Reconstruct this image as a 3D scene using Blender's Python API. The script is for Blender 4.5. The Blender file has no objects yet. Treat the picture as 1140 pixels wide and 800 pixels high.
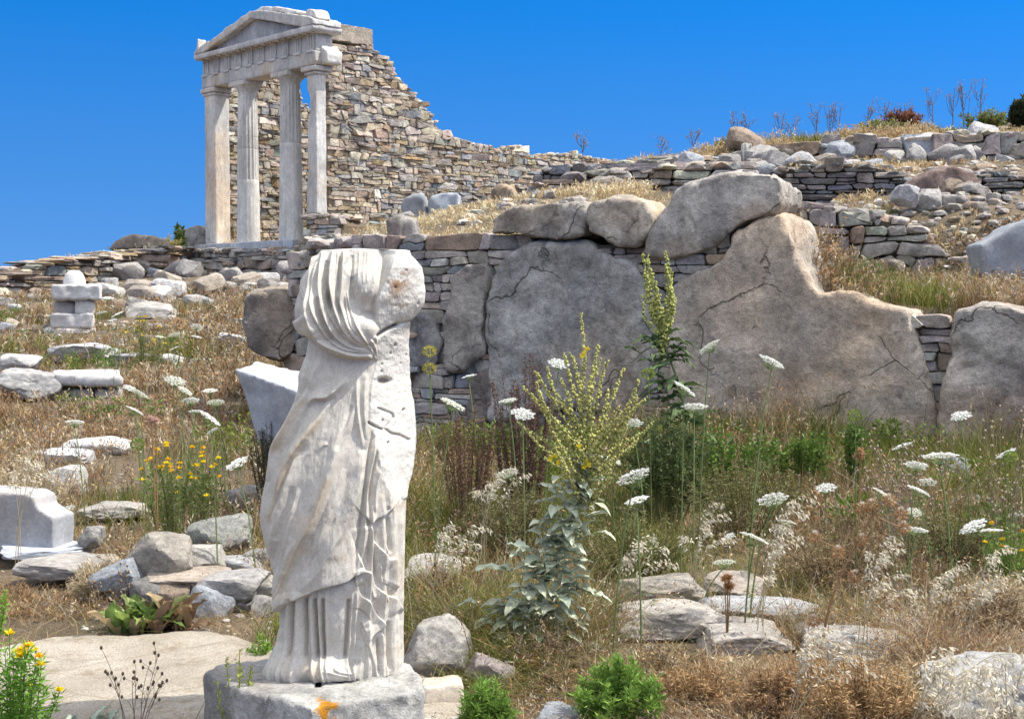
import bpy, math, random
import numpy as np
from mathutils import Vector, Matrix

S = bpy.context.scene
COL = S.collection
R = math.radians

# ------------------------------------------------------------------ camera, world, sun, exposure
SKY_SAT, SKY_VAL, SKY_HUE = 1.335, .96, .506
EYE = 1.6
F = 1500.0                       # focal length in pixels of the 1140 wide photograph
PITCH = math.atan(70 / 1500.0)
cam = bpy.data.cameras.new('camera')
cam.sensor_width = 36.0
cam.lens = 36.0 * F / 1140.0
cam.clip_end = 3000
cam_o = bpy.data.objects.new('camera', cam)
cam_o.location = (0, 0, EYE)
cam_o.rotation_euler = (math.pi / 2 - PITCH, 0, 0)
COL.objects.link(cam_o)
S.camera = cam_o

SUN_EL, SUN_AZ = R(57), R(-3)     # azimuth measured from +X towards +Y (sun right of the view, slightly behind the scene)
sd = Vector((math.cos(SUN_EL) * math.cos(SUN_AZ), math.cos(SUN_EL) * math.sin(SUN_AZ), math.sin(SUN_EL)))
sun = bpy.data.lights.new('sun', 'SUN')
sun.energy = 4.3
sun.angle = R(0.5)
sun.color = (1.0, 0.95, 0.86)
sun_o = bpy.data.objects.new('sun', sun)
sun_o.rotation_euler = sd.to_track_quat('Z', 'Y').to_euler()
COL.objects.link(sun_o)

W = bpy.data.worlds.new('World'); S.world = W; W.use_nodes = True
nt = W.node_tree; nt.nodes.clear()
sky = nt.nodes.new('ShaderNodeTexSky'); sky.sky_type = 'NISHITA'; sky.sun_disc = False
sky.sun_elevation = SUN_EL
sky.sun_rotation = math.pi / 2 - SUN_AZ
sky.altitude = 1000; sky.air_density = 1.0; sky.dust_density = 0.0; sky.ozone_density = 3.0
tc = nt.nodes.new('ShaderNodeTexCoord'); sep = nt.nodes.new('ShaderNodeSeparateXYZ'); nt.links.new(tc.outputs['Generated'], sep.inputs[0])
mz = nt.nodes.new('ShaderNodeMath'); mz.operation = 'MULTIPLY_ADD'; nt.links.new(sep.outputs[2], mz.inputs[0]); mz.inputs[1].default_value = 1.0; mz.inputs[2].default_value = 0.22
cmb = nt.nodes.new('ShaderNodeCombineXYZ'); nt.links.new(sep.outputs[0], cmb.inputs[0]); nt.links.new(sep.outputs[1], cmb.inputs[1]); nt.links.new(mz.outputs[0], cmb.inputs[2])
nrm = nt.nodes.new('ShaderNodeVectorMath'); nrm.operation = 'NORMALIZE'; nt.links.new(cmb.outputs[0], nrm.inputs[0]); nt.links.new(nrm.outputs[0], sky.inputs[0])
# deep blue towards the horizon, unseen overhead part brightened and paled as fill light
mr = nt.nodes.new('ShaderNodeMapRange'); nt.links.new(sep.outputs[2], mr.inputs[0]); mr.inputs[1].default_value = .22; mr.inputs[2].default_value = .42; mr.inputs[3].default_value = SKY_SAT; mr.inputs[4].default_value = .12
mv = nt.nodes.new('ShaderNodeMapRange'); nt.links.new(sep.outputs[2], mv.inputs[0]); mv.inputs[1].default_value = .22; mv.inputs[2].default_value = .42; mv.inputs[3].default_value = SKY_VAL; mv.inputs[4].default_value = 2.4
hs = nt.nodes.new('ShaderNodeHueSaturation')
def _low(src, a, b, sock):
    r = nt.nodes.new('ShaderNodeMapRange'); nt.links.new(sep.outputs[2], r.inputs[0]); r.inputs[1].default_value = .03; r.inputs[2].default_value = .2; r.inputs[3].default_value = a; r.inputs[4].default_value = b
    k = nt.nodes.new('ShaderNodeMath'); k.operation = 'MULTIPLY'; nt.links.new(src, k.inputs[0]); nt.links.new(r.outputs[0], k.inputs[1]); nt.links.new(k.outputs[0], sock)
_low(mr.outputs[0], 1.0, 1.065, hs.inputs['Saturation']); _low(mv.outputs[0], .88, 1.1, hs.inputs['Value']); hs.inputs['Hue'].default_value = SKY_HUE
bg = nt.nodes.new('ShaderNodeBackground'); bg.inputs['Strength'].default_value = 0.15
wo = nt.nodes.new('ShaderNodeOutputWorld')
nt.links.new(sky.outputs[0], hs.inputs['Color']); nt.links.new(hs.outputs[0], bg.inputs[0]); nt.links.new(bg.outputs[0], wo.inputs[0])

S.view_settings.view_transform = 'Standard'
S.view_settings.look = 'None'
S.view_settings.exposure = 0.45
S.view_settings.gamma = 1.0
S.view_settings.use_curve_mapping = False
S.cycles.max_bounces = 6
S.cycles.diffuse_bounces = 3
S.cycles.transmission_bounces = 3
S.cycles.use_denoising = True

# ------------------------------------------------------------------ helpers: places
cp, sp = math.cos(PITCH), math.sin(PITCH)
def P(px, py, Y):
    dx, dy = (px - 570) / F, (400 - py) / F
    d = Vector((dx, cp + dy * sp, -sp + dy * cp))
    k = Y / d.y
    return Vector((d.x * k, Y, EYE + d.z * k))
def X(px, Y): return (px - 570) / F * Y / 1.0
def project(v):
    """pixel of world points (N,3)"""
    x, y, z = v[:, 0], v[:, 1], v[:, 2] - EYE
    f = y * cp - z * sp; u = y * sp + z * cp
    return 570 + F * x / f, 400 - F * u / f
def on_plane(px, py, a, b):
    """ray through the pixel onto the vertical plane through ground points a, b"""
    dx, dy = (px - 570) / F, (400 - py) / F
    d = Vector((dx, cp + dy * sp, -sp + dy * cp))
    ex, ey = b[0] - a[0], b[1] - a[1]
    n = (ey, -ex)
    k = (a[0] * n[0] + a[1] * n[1]) / (d.x * n[0] + d.y * n[1])
    return Vector((d.x * k, d.y * k, EYE + d.z * k))

# ------------------------------------------------------------------ helpers: noise
def _h(ix, iy, iz, s):
    h = (ix * 73856093) ^ (iy * 19349663) ^ (iz * 83492791) ^ (s * 2654435761)
    h = (h ^ (h >> 13)) * 1274126177 & 0x7fffffff
    h = (h ^ (h >> 11)) & 0xffff
    return h / 32767.5 - 1.0
def vn(p, s=0):
    p = np.asarray(p, float)
    i = np.floor(p).astype(np.int64); f = p - i; u = f * f * (3 - 2 * f)
    x, y, z = i[:, 0], i[:, 1], i[:, 2]; a, b, c = u[:, 0], u[:, 1], u[:, 2]
    def L(dz):
        return (_h(x, y, z + dz, s) * (1 - a) + _h(x + 1, y, z + dz, s) * a) * (1 - b) + (_h(x, y + 1, z + dz, s) * (1 - a) + _h(x + 1, y + 1, z + dz, s) * a) * b
    return L(0) * (1 - c) + L(1) * c
def fbm(p, o=4, s=0, g=.5):
    r = 0; a = 1.0; p = np.asarray(p, float)
    for k in range(o):
        r = r + a * vn(p, s + k * 17); p = p * 2.03 + 3.1; a *= g
    return r
def sstep(a, b, x):
    t = np.clip((x - a) / (b - a), 0, 1); return t * t * (3 - 2 * t)

# ------------------------------------------------------------------ helpers: meshes
def tag(o, label=None, cat=None, group=None, kind=None):
    if label: o['label'] = label
    if cat: o['category'] = cat
    if group: o['group'] = group
    if kind: o['kind'] = kind
    return o
def empty(name, loc, label=None, cat=None, group=None, rz=0):
    o = bpy.data.objects.new(name, None); o.empty_display_size = .1
    o.location = loc; o.rotation_euler = (0, 0, rz); COL.objects.link(o)
    return tag(o, label, cat, group)
def copy_tree(o, parent=None):
    c = o.copy(); COL.objects.link(c); c.parent = parent
    for ch in [x for x in bpy.data.objects if x.parent == o]: copy_tree(ch, c)
    return c
class MB:
    def __init__(s): s.v = []; s.q = []; s.t = []; s.c = []; s.n = 0
    def add(s, v, q=None, t=None, c=(.5, .5, .5)):
        v = np.asarray(v, float).reshape(-1, 3)
        if q is not None and len(q): s.q.append(np.asarray(q, np.int64).reshape(-1, 4) + s.n)
        if t is not None and len(t): s.t.append(np.asarray(t, np.int64).reshape(-1, 3) + s.n)
        c = np.asarray(c, float)
        s.c.append(np.broadcast_to(c, (len(v), 3)) if c.ndim == 1 else c)
        s.v.append(v); s.n += len(v)
    def build(s, name, mat, parent=None, org=None, smooth=True, sharp=None):
        if not s.v: s.add(np.zeros((3, 3)), t=[[0, 1, 2]])
        v = np.concatenate(s.v)
        if org is None: org = (v[:, 0].mean(), v[:, 1].mean(), v[:, 2].min())
        org = np.array(org, float)
        q = np.concatenate(s.q) if s.q else np.zeros((0, 4), np.int64)
        t = np.concatenate(s.t) if s.t else np.zeros((0, 3), np.int64)
        me = bpy.data.meshes.new(name)
        me.vertices.add(len(v)); me.vertices.foreach_set('co', (v - org).astype(np.float32).ravel())
        li = np.concatenate([q.ravel(), t.ravel()]).astype(np.int32)
        me.loops.add(len(li)); me.loops.foreach_set('vertex_index', li)
        st = np.concatenate([np.arange(len(q)) * 4, len(q) * 4 + np.arange(len(t)) * 3]).astype(np.int32)
        me.polygons.add(len(st)); me.polygons.foreach_set('loop_start', st)
        me.update(calc_edges=True)
        me.polygons.foreach_set('use_smooth', np.full(len(st), smooth))
        ca = me.color_attributes.new('Col', 'FLOAT_COLOR', 'POINT')
        c = np.concatenate([np.concatenate(s.c), np.ones((len(v), 1))], 1).astype(np.float32)
        ca.data.foreach_set('color', c.ravel())
        me.materials.append(mat)
        if sharp and smooth:
            try: me.set_sharp_from_angle(angle=R(sharp))
            except Exception: pass
        o = bpy.data.objects.new(name, me); COL.objects.link(o)
        if parent is not None: o.parent = parent
        else: o.location = org
        return o
def mesh_arrays(me):
    v = np.empty(len(me.vertices) * 3, np.float32); me.vertices.foreach_get('co', v)
    return v.reshape(-1, 3).astype(float)
BOXQ = [[0, 3, 2, 1], [4, 5, 6, 7], [0, 1, 5, 4], [1, 2, 6, 5], [2, 3, 7, 6], [3, 0, 4, 7]]
def boxv(x0, x1, y0, y1, z0, z1):
    return [(x0, y0, z0), (x1, y0, z0), (x1, y1, z0), (x0, y1, z0), (x0, y0, z1), (x1, y0, z1), (x1, y1, z1), (x0, y1, z1)]
def tube(mb, pts, r0, r1, n=5, c=(.2, .2, .1), c2=None):
    pts = np.asarray(pts, float); m = len(pts)
    d = np.gradient(pts, axis=0); d /= np.linalg.norm(d, axis=1)[:, None] + 1e-9
    ref = np.array([0.13, 1, 0.2]); a = np.cross(d, ref); a /= np.linalg.norm(a, axis=1)[:, None] + 1e-9
    b = np.cross(d, a); th = np.arange(n) / n * 2 * math.pi
    r = np.linspace(r0, r1, m)[:, None, None]
    v = pts[:, None] + r * (a[:, None] * np.cos(th)[None, :, None] + b[:, None] * np.sin(th)[None, :, None])
    q = []
    for i in range(m - 1):
        for j in range(n):
            k = (j + 1) % n; q.append((i * n + j, i * n + k, (i + 1) * n + k, (i + 1) * n + j))
    c = np.asarray(c, float)
    if c2 is not None:
        t = np.repeat(np.linspace(0, 1, m), n)[:, None]; c = c * (1 - t) + np.asarray(c2) * t
    mb.add(v, q=q, c=c)
def bez(a, b, c, n=8):
    t = np.linspace(0, 1, n)[:, None]; a, b, c = map(lambda k: np.asarray(k, float), (a, b, c))
    return (1 - t) ** 2 * a + 2 * t * (1 - t) * b + t * t * c
def blades(mb, base, h, lean, w, c, seg=3, rng=None, tipc=None, bend=1.8):
    """grass strips: base (N,3), h (N), lean (N,2) tip offset, w (N), c (N,3)"""
    N = len(base); t = np.linspace(0, 1, seg + 1)
    yaw = rng.uniform(0, math.pi, N); wx = np.stack([np.cos(yaw), np.sin(yaw), 0 * yaw], 1)
    ctr = base[:, None, :] + np.stack([lean[:, None, 0] * t ** bend, lean[:, None, 1] * t ** bend, h[:, None] * t * (1 - .12 * t)], 2)
    wd = (w[:, None] * (1 - t[None] ** 1.5 * .85))[:, :, None] * .5
    v = np.stack([ctr - wx[:, None] * wd, ctr + wx[:, None] * wd], 2)     # N,seg+1,2,3
    k = np.arange(seg)[None, :] * 2 + np.arange(N)[:, None] * (2 * (seg + 1))
    q = np.stack([k, k + 1, k + 3, k + 2], 2).reshape(-1, 4)
    cc = c[:, None, None, :] * np.ones((1, seg + 1, 2, 1))
    if tipc is not None:
        s_ = (t ** 1.5)[None, :, None, None]; cc = cc * (1 - s_) + tipc[:, None, None, :] * s_
    mb.add(v.reshape(-1, 3), q=q, c=cc.reshape(-1, 3))
def flakes(mb, ctr, d, l, w, c, rng):
    """pointed leaf-like quads: centre base ctr (N,3), direction d (N,3), length, width"""
    N = len(ctr); d = d / (np.linalg.norm(d, axis=1)[:, None] + 1e-9)
    r = rng.normal(size=(N, 3)); s = np.cross(d, r); s /= np.linalg.norm(s, axis=1)[:, None] + 1e-9
    l = np.broadcast_to(l, N)[:, None]; w = np.broadcast_to(w, N)[:, None]
    v = np.stack([ctr, ctr + d * l * .45 + s * w * .5, ctr + d * l, ctr + d * l * .45 - s * w * .5], 1)
    q = np.arange(N * 4).reshape(-1, 4)
    mb.add(v.reshape(-1, 3), q=q, c=np.repeat(c, 4, axis=0) if np.ndim(c) == 2 else c)
def ico(n):
    me = bpy.data.meshes.new('t')
    import bmesh
    bm = bmesh.new(); bmesh.ops.create_icosphere(bm, subdivisions=n, radius=1); bm.to_mesh(me); bm.free()
    v = mesh_arrays(me); t = np.array([p.vertices[:] for p in me.polygons]); bpy.data.meshes.remove(me)
    return v, t
ICO = {n: ico(n) for n in (1, 2, 3, 4, 5)}
def rockv(seed, n=4, planes=10, soft=30.0, amp=.05, flat=1.0):
    """unit chiselled stone: soft minimum of random planes"""
    rng = np.random.default_rng(seed); v, t = ICO[n]
    nn = rng.normal(size=(planes, 3)); nn[:, 2] *= flat; nn /= np.linalg.norm(nn, axis=1)[:, None]
    ax_ = np.array([[1, 0, 0], [-1, 0, 0], [0, 1, 0], [0, -1, 0], [0, 0, 1], [0, 0, -1]]) + rng.normal(0, .22, (6, 3)); ax_ /= np.linalg.norm(ax_, axis=1)[:, None]
    nn = np.concatenate([nn, ax_]); h = np.concatenate([rng.uniform(.78, 1.12, planes), rng.uniform(.66, .88, 6)])
    k = np.maximum(v @ nn.T, 1e-3) / h
    r = (k ** soft).sum(1) ** (-1 / soft)
    r = np.minimum(r, 1.1 + .05 * (r.clip(1.1, 3) - 1.1)); p = v * r[:, None]
    p = p * (1 + amp * fbm(p * 2.2 + seed, 4, seed) + amp * .5 * fbm(p * 9 + seed, 3, seed + 4))[:, None]
    return p, t

# ------------------------------------------------------------------ materials
def mat(name): 
    m = bpy.data.materials.new(name); m.use_nodes = True; n = m.node_tree; b = n.nodes['Principled BSDF']
    return m, n, b
def nd(n, t, **k):
    x = n.nodes.new(t)
    for a, b in k.items():
        if a.startswith('i_'):
            key = a[2:]; x.inputs[int(key) if key.isdigit() else key].default_value = b
        else: setattr(x, a, b)
    return x
def mixrgb(n, typ, a, b, fac):
    x = n.nodes.new('ShaderNodeMix'); x.data_type = 'RGBA'; x.blend_type = typ
    for sock, val in ((x.inputs[0], fac), (x.inputs[6], a), (x.inputs[7], b)):
        if isinstance(val, bpy.types.NodeSocket): n.links.new(val, sock)
        elif isinstance(val, (int, float)): sock.default_value = val
        else: sock.default_value = (*val, 1)
    return x.outputs[2]
def ramp(n, src, stops):
    r = n.nodes.new('ShaderNodeValToRGB'); n.links.new(src, r.inputs[0])
    e = r.color_ramp.elements
    while len(e) < len(stops): e.new(.5)
    for i, (p, c) in enumerate(stops): e[i].position = p; e[i].color = (*c, 1) if len(c) == 3 else c
    return r.outputs[0]
def noise(n, co, scale, detail=5, rough=.6, dist=0.0):
    x = n.nodes.new('ShaderNodeTexNoise'); x.inputs['Scale'].default_value = scale; x.inputs['Detail'].default_value = detail
    x.inputs['Roughness'].default_value = rough; x.inputs['Distortion'].default_value = dist; n.links.new(co, x.inputs['Vector']); return x.outputs[0]
def G(v): return (v, v, v)
def rock_mat(name, s=1.0, bump=.5, contrast=.5, spots=.35, spotc=(.08, .075, .07), palec=(.62, .6, .55), pale=.25, rough=.9, dist=.012, stretch=1.0, cracks=False):
    """stone: colour attribute times noise, dark lichen specks, pale blooms, bump at three scales. s = size of detail"""
    m, n, b = mat(name)
    co = nd(n, 'ShaderNodeTexCoord').outputs['Object']
    if stretch != 1.0:
        mp = nd(n, 'ShaderNodeMapping'); mp.inputs['Scale'].default_value = (1, 1, stretch); n.links.new(co, mp.inputs[0]); co = mp.outputs[0]
    at = nd(n, 'ShaderNodeAttribute', attribute_name='Col').outputs[0]
    n1 = noise(n, co, 3.0 / s, 8, .62, .3); n2 = noise(n, co, 22 / s, 6, .7); n3 = noise(n, co, 90 / s, 4, .7)
    lo, hi = 1 - contrast, 1 + contrast * .7
    c = mixrgb(n, 'MULTIPLY', at, ramp(n, n1, [(.3, G(lo)), (.7, G(hi))]), 1.0)
    c = mixrgb(n, 'MULTIPLY', c, ramp(n, n2, [(.32, G(1 - contrast * .7)), (.68, G(1 + contrast * .45))]), 1.0)
    c = mixrgb(n, 'MULTIPLY', c, ramp(n, n3, [(.35, G(.82)), (.65, G(1.14))]), 1.0)
    sp_ = noise(n, co, 9 / s, 9, .78, .6)
    f = ramp(n, sp_, [(.56, G(0)), (.64, G(spots))]); c = mixrgb(n, 'MIX', c, spotc, f)
    pl = noise(n, co, 6.3 / s, 9, .75, .9)
    f = ramp(n, pl, [(.57, G(0)), (.68, G(pale))]); c = mixrgb(n, 'MIX', c, palec, f)
    crk = None
    if cracks:
        wv = nd(n, 'ShaderNodeVectorMath', operation='MULTIPLY_ADD'); nz_ = nd(n, 'ShaderNodeTexNoise'); nz_.inputs['Scale'].default_value = 2.0; nz_.inputs['Detail'].default_value = 6; n.links.new(co, nz_.inputs['Vector'])
        n.links.new(nz_.outputs['Color'], wv.inputs[0]); wv.inputs[1].default_value = (.55, .55, .55); n.links.new(co, wv.inputs[2])
        vo = nd(n, 'ShaderNodeTexVoronoi', feature='DISTANCE_TO_EDGE'); vo.inputs['Scale'].default_value = 1.15; n.links.new(wv.outputs[0], vo.inputs['Vector'])
        line = ramp(n, vo.outputs[0], [(.002, G(1)), (.009, G(0))]); msk = ramp(n, noise(n, co, 1.3, 4), [(.50, G(0)), (.60, G(1))])
        mk = nd(n, 'ShaderNodeMath', operation='MULTIPLY'); n.links.new(line, mk.inputs[0]); n.links.new(msk, mk.inputs[1]); crk = mk.outputs[0]
        st_ = nd(n, 'ShaderNodeMapping'); st_.inputs['Scale'].default_value = (2.2, 2.2, .35); n.links.new(co, st_.inputs[0])
        c = mixrgb(n, 'MULTIPLY', c, ramp(n, noise(n, st_.outputs[0], 1.6, 6, .6), [(.36, (.76, .76, .77)), (.56, (1.08, 1.07, 1.05))]), .8)
        f = nd(n, 'ShaderNodeMath', operation='MULTIPLY'); n.links.new(crk, f.inputs[0]); f.inputs[1].default_value = .55; c = mixrgb(n, 'MIX', c, (.06, .05, .045), f.outputs[0])
    n.links.new(c, b.inputs['Base Color']); b.inputs['Roughness'].default_value = rough
    b.inputs['Specular IOR Level'].default_value = .25
    h = nd(n, 'ShaderNodeMath', operation='MULTIPLY_ADD'); n.links.new(n1, h.inputs[0]); h.inputs[1].default_value = 2.5; n.links.new(n2, h.inputs[2])
    h2 = nd(n, 'ShaderNodeMath', operation='MULTIPLY_ADD'); n.links.new(n3, h2.inputs[0]); h2.inputs[1].default_value = .4; n.links.new(h.outputs[0], h2.inputs[2])
    h3 = nd(n, 'ShaderNodeMath', operation='MULTIPLY_ADD'); n.links.new(sp_, h3.inputs[0]); h3.inputs[1].default_value = .8; n.links.new(h2.outputs[0], h3.inputs[2])
    if crk is not None: h4 = nd(n, 'ShaderNodeMath', operation='MULTIPLY_ADD'); n.links.new(crk, h4.inputs[0]); h4.inputs[1].default_value = -1.6; n.links.new(h3.outputs[0], h4.inputs[2]); h3 = h4
    bp = nd(n, 'ShaderNodeBump'); bp.inputs['Strength'].default_value = bump; bp.inputs['Distance'].default_value = dist * 3 * s
    n.links.new(h3.outputs[0], bp.inputs['Height']); n.links.new(bp.outputs[0], b.inputs['Normal'])
    return m
def leaf_mat(name, trans=.35, rough=.6, vary=.3):
    m, n, b = mat(name)
    at = nd(n, 'ShaderNodeAttribute', attribute_name='Col').outputs[0]
    co = nd(n, 'ShaderNodeTexCoord').outputs['Object']
    c = mixrgb(n, 'MULTIPLY', at, ramp(n, noise(n, co, 14, 4), [(.3, G(1 - vary)), (.7, G(1 + vary))]), 1.0)
    n.links.new(c, b.inputs['Base Color']); b.inputs['Roughness'].default_value = rough; b.inputs['Specular IOR Level'].default_value = .3
    t = nd(n, 'ShaderNodeBsdfTranslucent'); n.links.new(c, t.inputs[0])
    mx = nd(n, 'ShaderNodeMixShader'); mx.inputs[0].default_value = trans
    n.links.new(b.outputs[0], mx.inputs[1]); n.links.new(t.outputs[0], mx.inputs[2]); n.links.new(mx.outputs[0], n.nodes['Material Output'].inputs[0])
    return m
M = dict(
    granite=rock_mat('weathered granite', s=1.0, cracks=True, bump=.8, contrast=.42, spots=.5, spotc=(.16, .15, .13), pale=.3, palec=(.58, .56, .52)),
    rubble=rock_mat('rubble stone', s=.5, bump=.6, contrast=.42, spots=.4, pale=.3, spotc=(.1, .09, .075)),
    farrubble=rock_mat('distant rubble stone', s=1.0, bump=.7, contrast=.4, spots=.4, pale=.25, spotc=(.1, .09, .075)),  # coarser detail for the distant walls
    rock=rock_mat('loose rock', s=.6, bump=.6, contrast=.4, spots=.5, pale=.35),
    marble=rock_mat('weathered marble', s=.5, bump=.3, contrast=.22, spots=.55, spotc=(.33, .33, .33), pale=.3, palec=(.8, .8, .78), rough=.75, dist=.006),
    temple=rock_mat('temple marble', s=1.2, bump=.4, contrast=.3, spots=.5, spotc=(.24, .23, .22), pale=.3, palec=(.78, .77, .74), rough=.75, dist=.008, stretch=.35),
    statue=rock_mat('statue marble', s=.34, bump=.22, contrast=.12, spots=.35, spotc=(.44, .42, .38), pale=.35, palec=(.8, .79, .76), rough=.7, dist=.003, stretch=.7),
    leaf=leaf_mat('leaf'), straw=leaf_mat('dry straw', .3, .7, .2), felt=leaf_mat('felted leaf', .2, .8, .25), petal=leaf_mat('petal', .25, .6, .05),
)
# ------------------------------------------------------------------ the ground
WA, WB = (-1.21, 13.0), (4.27, 10.5)          # line of the great wall
UP = [(12, 7.0), (4.27, 10.5), (-1.21, 13.0), (-2.3, 14.6), (-2.75, 20), (-3.2, 30), (-5.6, 35.0), (-9.1, 38.7), (-11.9, 30.0), (-30, 31), (-60, 60), (0, 110), (70, 60), (70, 3)]
def sdist(x, y, poly):
    """signed distance to the polygon, positive inside"""
    d = np.full(x.shape, 1e9); ins = np.zeros(x.shape, bool)
    n = len(poly)
    for i in range(n):
        ax, ay = poly[i]; bx, by = poly[(i + 1) % n]; ex, ey = bx - ax, by - ay
        t = np.clip(((x - ax) * ex + (y - ay) * ey) / (ex * ex + ey * ey), 0, 1)
        d = np.minimum(d, np.hypot(x - ax - t * ex, y - ay - t * ey))
        c = ((ay > y) != (by > y)) & (x < (bx - ax) * (y - ay) / ((by - ay) if by != ay else 1e-9) + ax)
        ins ^= c
    return np.where(ins, d, -d)
LOW = [(-8, 1, 0), (0, 1, 0), (8, 1, 0), (-8, 5, 0), (0, 5, 0), (8, 5, 0), (-3.5, 7.5, 0), (0, 8, .02), (4, 8, .05), (8, 7, .1),
       (-4.5, 12, .1), (-2, 12, .15), (0.5, 12, .28), (2, 11.3, .3), (4.2, 10.3, .32), (-8, 12, .1),
       (-6.5, 16, .25), (-3, 16, .4), (-9, 20, .5), (-7, 20, .5), (-4, 20, .62), (-3, 22, .8), (-10, 25, .95), (-8, 25, .95), (-5, 25, 1.05),
       (-11, 29, 1.4), (-8, 30, 1.5), (-5, 30, 1.6), (-9, 34, 2.0), (-6.5, 34, 2.1), (-9.3, 37, 2.2), (-15, 20, .5), (-16, 28, 1.2), (-20, 8, 0)]
HIGH = [(-1.2, 13.4, 2.05), (-.5, 13.2, 2.05), (.4, 12.9, 2.25), (1.1, 12.5, 2.3), (1.8, 12.6, 2.45), (2.4, 12.2, 2.2), (2.9, 11.8, 1.66), (4.2, 11, 1.45), (5.5, 10.5, 1.35),
        (2.6, 13.6, 1.70), (3.8, 13.2, 1.66), (5.2, 13, 1.68), (1.2, 15, 2.6), (2.2, 15.6, 2.55), (3.9, 15.6, 2.45), (5.4, 15, 2.4), (3.2, 14.75, 1.70), (4.6, 14.7, 1.72), (3.9, 14.2, 1.70), (3.0, 14.0, 1.68), (5.4, 14.2, 1.75), (3.6, 18.1, 2.62), (5.0, 18.0, 2.65), (6.6, 17.8, 2.68), (4.2, 21.9, 3.62), (6, 21.8, 3.62), (8.4, 21.6, 3.66), (2.6, 22.4, 3.62), (2.6, 20.6, 3.1), (.6, 20.9, 3.0), (1.8, 20.6, 3.0),
        (4.9, 17.3, 2.85), (6.5, 17, 2.85), (3.2, 18.6, 2.9), (5.2, 18.7, 2.95), (4.2, 20, 3.5), (7, 20, 3.55), (4, 24.2, 4.15), (7.4, 24.0, 4.3), (5.2, 25, 4.3), (8.5, 25, 4.5),
        (9.9, 26, 4.85), (7.5, 26, 4.72), (5.7, 26, 4.42), (4, 26, 4.2), (2.3, 27, 4.1), (1.3, 28, 4.05), (12, 32, 4.6), (5, 34, 4.1), (16, 24, 5.0), (20, 14, 4.0), (14, 10, 1.8),
        (.3, 17, 2.85), (1.5, 17, 2.95), (.7, 21.3, 3.15), (2, 21.3, 3.2), (1.3, 23, 3.35), (3, 23.6, 3.85), (0, 22, 2.95), (-.6, 24, 3.0), (.3, 26, 3.15), (.6, 30, 3.25), (-.6, 19, 2.75), (.9, 34, 3.55), (-1.5, 17, 2.35), (-1.9, 20, 2.5), (-2.2, 25, 2.9),
        (-3, 30, 3.1), (-1, 30, 3.4), (-4.5, 33.8, 3.0), (-5.1, 35.6, 3.08), (-8.5, 39.2, 3.08), (-6, 42, 3.1), (-4.2, 36, 3.3), (-1.7, 39, 3.8), (1, 42, 3.95), (3.5, 44, 4.3), (0, 34, 3.4),
        (-11.6, 31, 2.15), (-11.2, 34, 2.45), (-10.2, 39, 3.0), (-14, 36, 2.2), (-18, 40, 2.0), (-13, 45, 2.4), (-16, 32, 2.0), (-8, 48, 3.0), (0, 52, 3.8)]
def rbf(pts):
    a = np.array(pts, float); d = np.hypot(a[:, None, 0] - a[None, :, 0], a[:, None, 1] - a[None, :, 1])
    n = len(a); A = np.ones((n + 1, n + 1)); A[:n, :n] = -np.sqrt(d ** 2 + .05) - np.eye(n) * .05; A[n, n] = 0
    w = np.linalg.solve(A, np.append(a[:, 2], 0))
    def f(x, y):
        r = np.full(x.shape, w[n])
        for i in range(n): r = r - w[i] * np.sqrt((x - a[i, 0]) ** 2 + (y - a[i, 1]) ** 2 + .05)
        return r
    return f
_lo, _hi = rbf(LOW), rbf(HIGH)
def gzv(x, y):
    x = np.asarray(x, float); y = np.asarray(y, float)
    s = sdist(x, y, UP)
    zl, zh = _lo(x, y), _hi(x, y)
    t = sstep(.12, .5, s)
    z = zl * (1 - t) + zh * t
    p = np.stack([x, y, 0 * x], -1).reshape(-1, 3)
    z = z + (fbm(p * .9, 4, 5) * .03 * sstep(6.6, 9, y.ravel())).reshape(x.shape)
    far = sstep(32, 75, np.hypot(x, (y - 20))); z = z * (1 - far) + far * (-2.0)
    return z
def gz(x, y): return float(gzv(np.array([x]), np.array([y]))[0])
def gpt(px, Y):
    x = X(px, Y); return Vector((x, Y, gz(x, Y)))
def axis(a, b, step, far):
    c = list(np.arange(a, b, step)); s = step; v = a
    lo = []
    while v > -far: s *= 1.25; v -= s; lo.append(v)
    s = step; v = c[-1]; hi = []
    while v < far: s *= 1.25; v += s; hi.append(v)
    return np.array(lo[::-1] + c + hi)
ax, ay = axis(-13, 12, .12, 700), axis(2, 46, .13, 700)
gx, gy = np.meshgrid(ax, ay); zz = gzv(gx, gy)
nx, ny = len(ax), len(ay); ii = np.arange(nx * ny).reshape(ny, nx)
q = np.stack([ii[:-1, :-1], ii[:-1, 1:], ii[1:, 1:], ii[1:, :-1]], -1).reshape(-1, 4)
mb = MB(); mb.add(np.stack([gx, gy, zz], -1).reshape(-1, 3), q=q, c=(.2, .15, .1))
m, n, b = mat('dry soil and litter')
co = nd(n, 'ShaderNodeTexCoord').outputs['Object']
c = ramp(n, noise(n, co, .8, 8, .65, .4), [(.3, (.075, .055, .032)), (.5, (.15, .11, .065)), (.7, (.25, .195, .13))])
c = mixrgb(n, 'MULTIPLY', c, ramp(n, noise(n, co, 25, 6, .75), [(.3, G(.55)), (.7, G(1.35))]), 1)
c = mixrgb(n, 'MIX', c, (.42, .38, .31), ramp(n, noise(n, co, 60, 3, .8), [(.6, G(0)), (.66, G(.6))]))
n.links.new(c, b.inputs['Base Color']); b.inputs['Roughness'].default_value = 1
bp = nd(n, 'ShaderNodeBump'); bp.inputs['Distance'].default_value = .05; bp.inputs['Strength'].default_value = .8
n.links.new(noise(n, co, 30, 6, .75), bp.inputs['Height']); n.links.new(bp.outputs[0], b.inputs['Normal'])
M['soil'] = m
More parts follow.
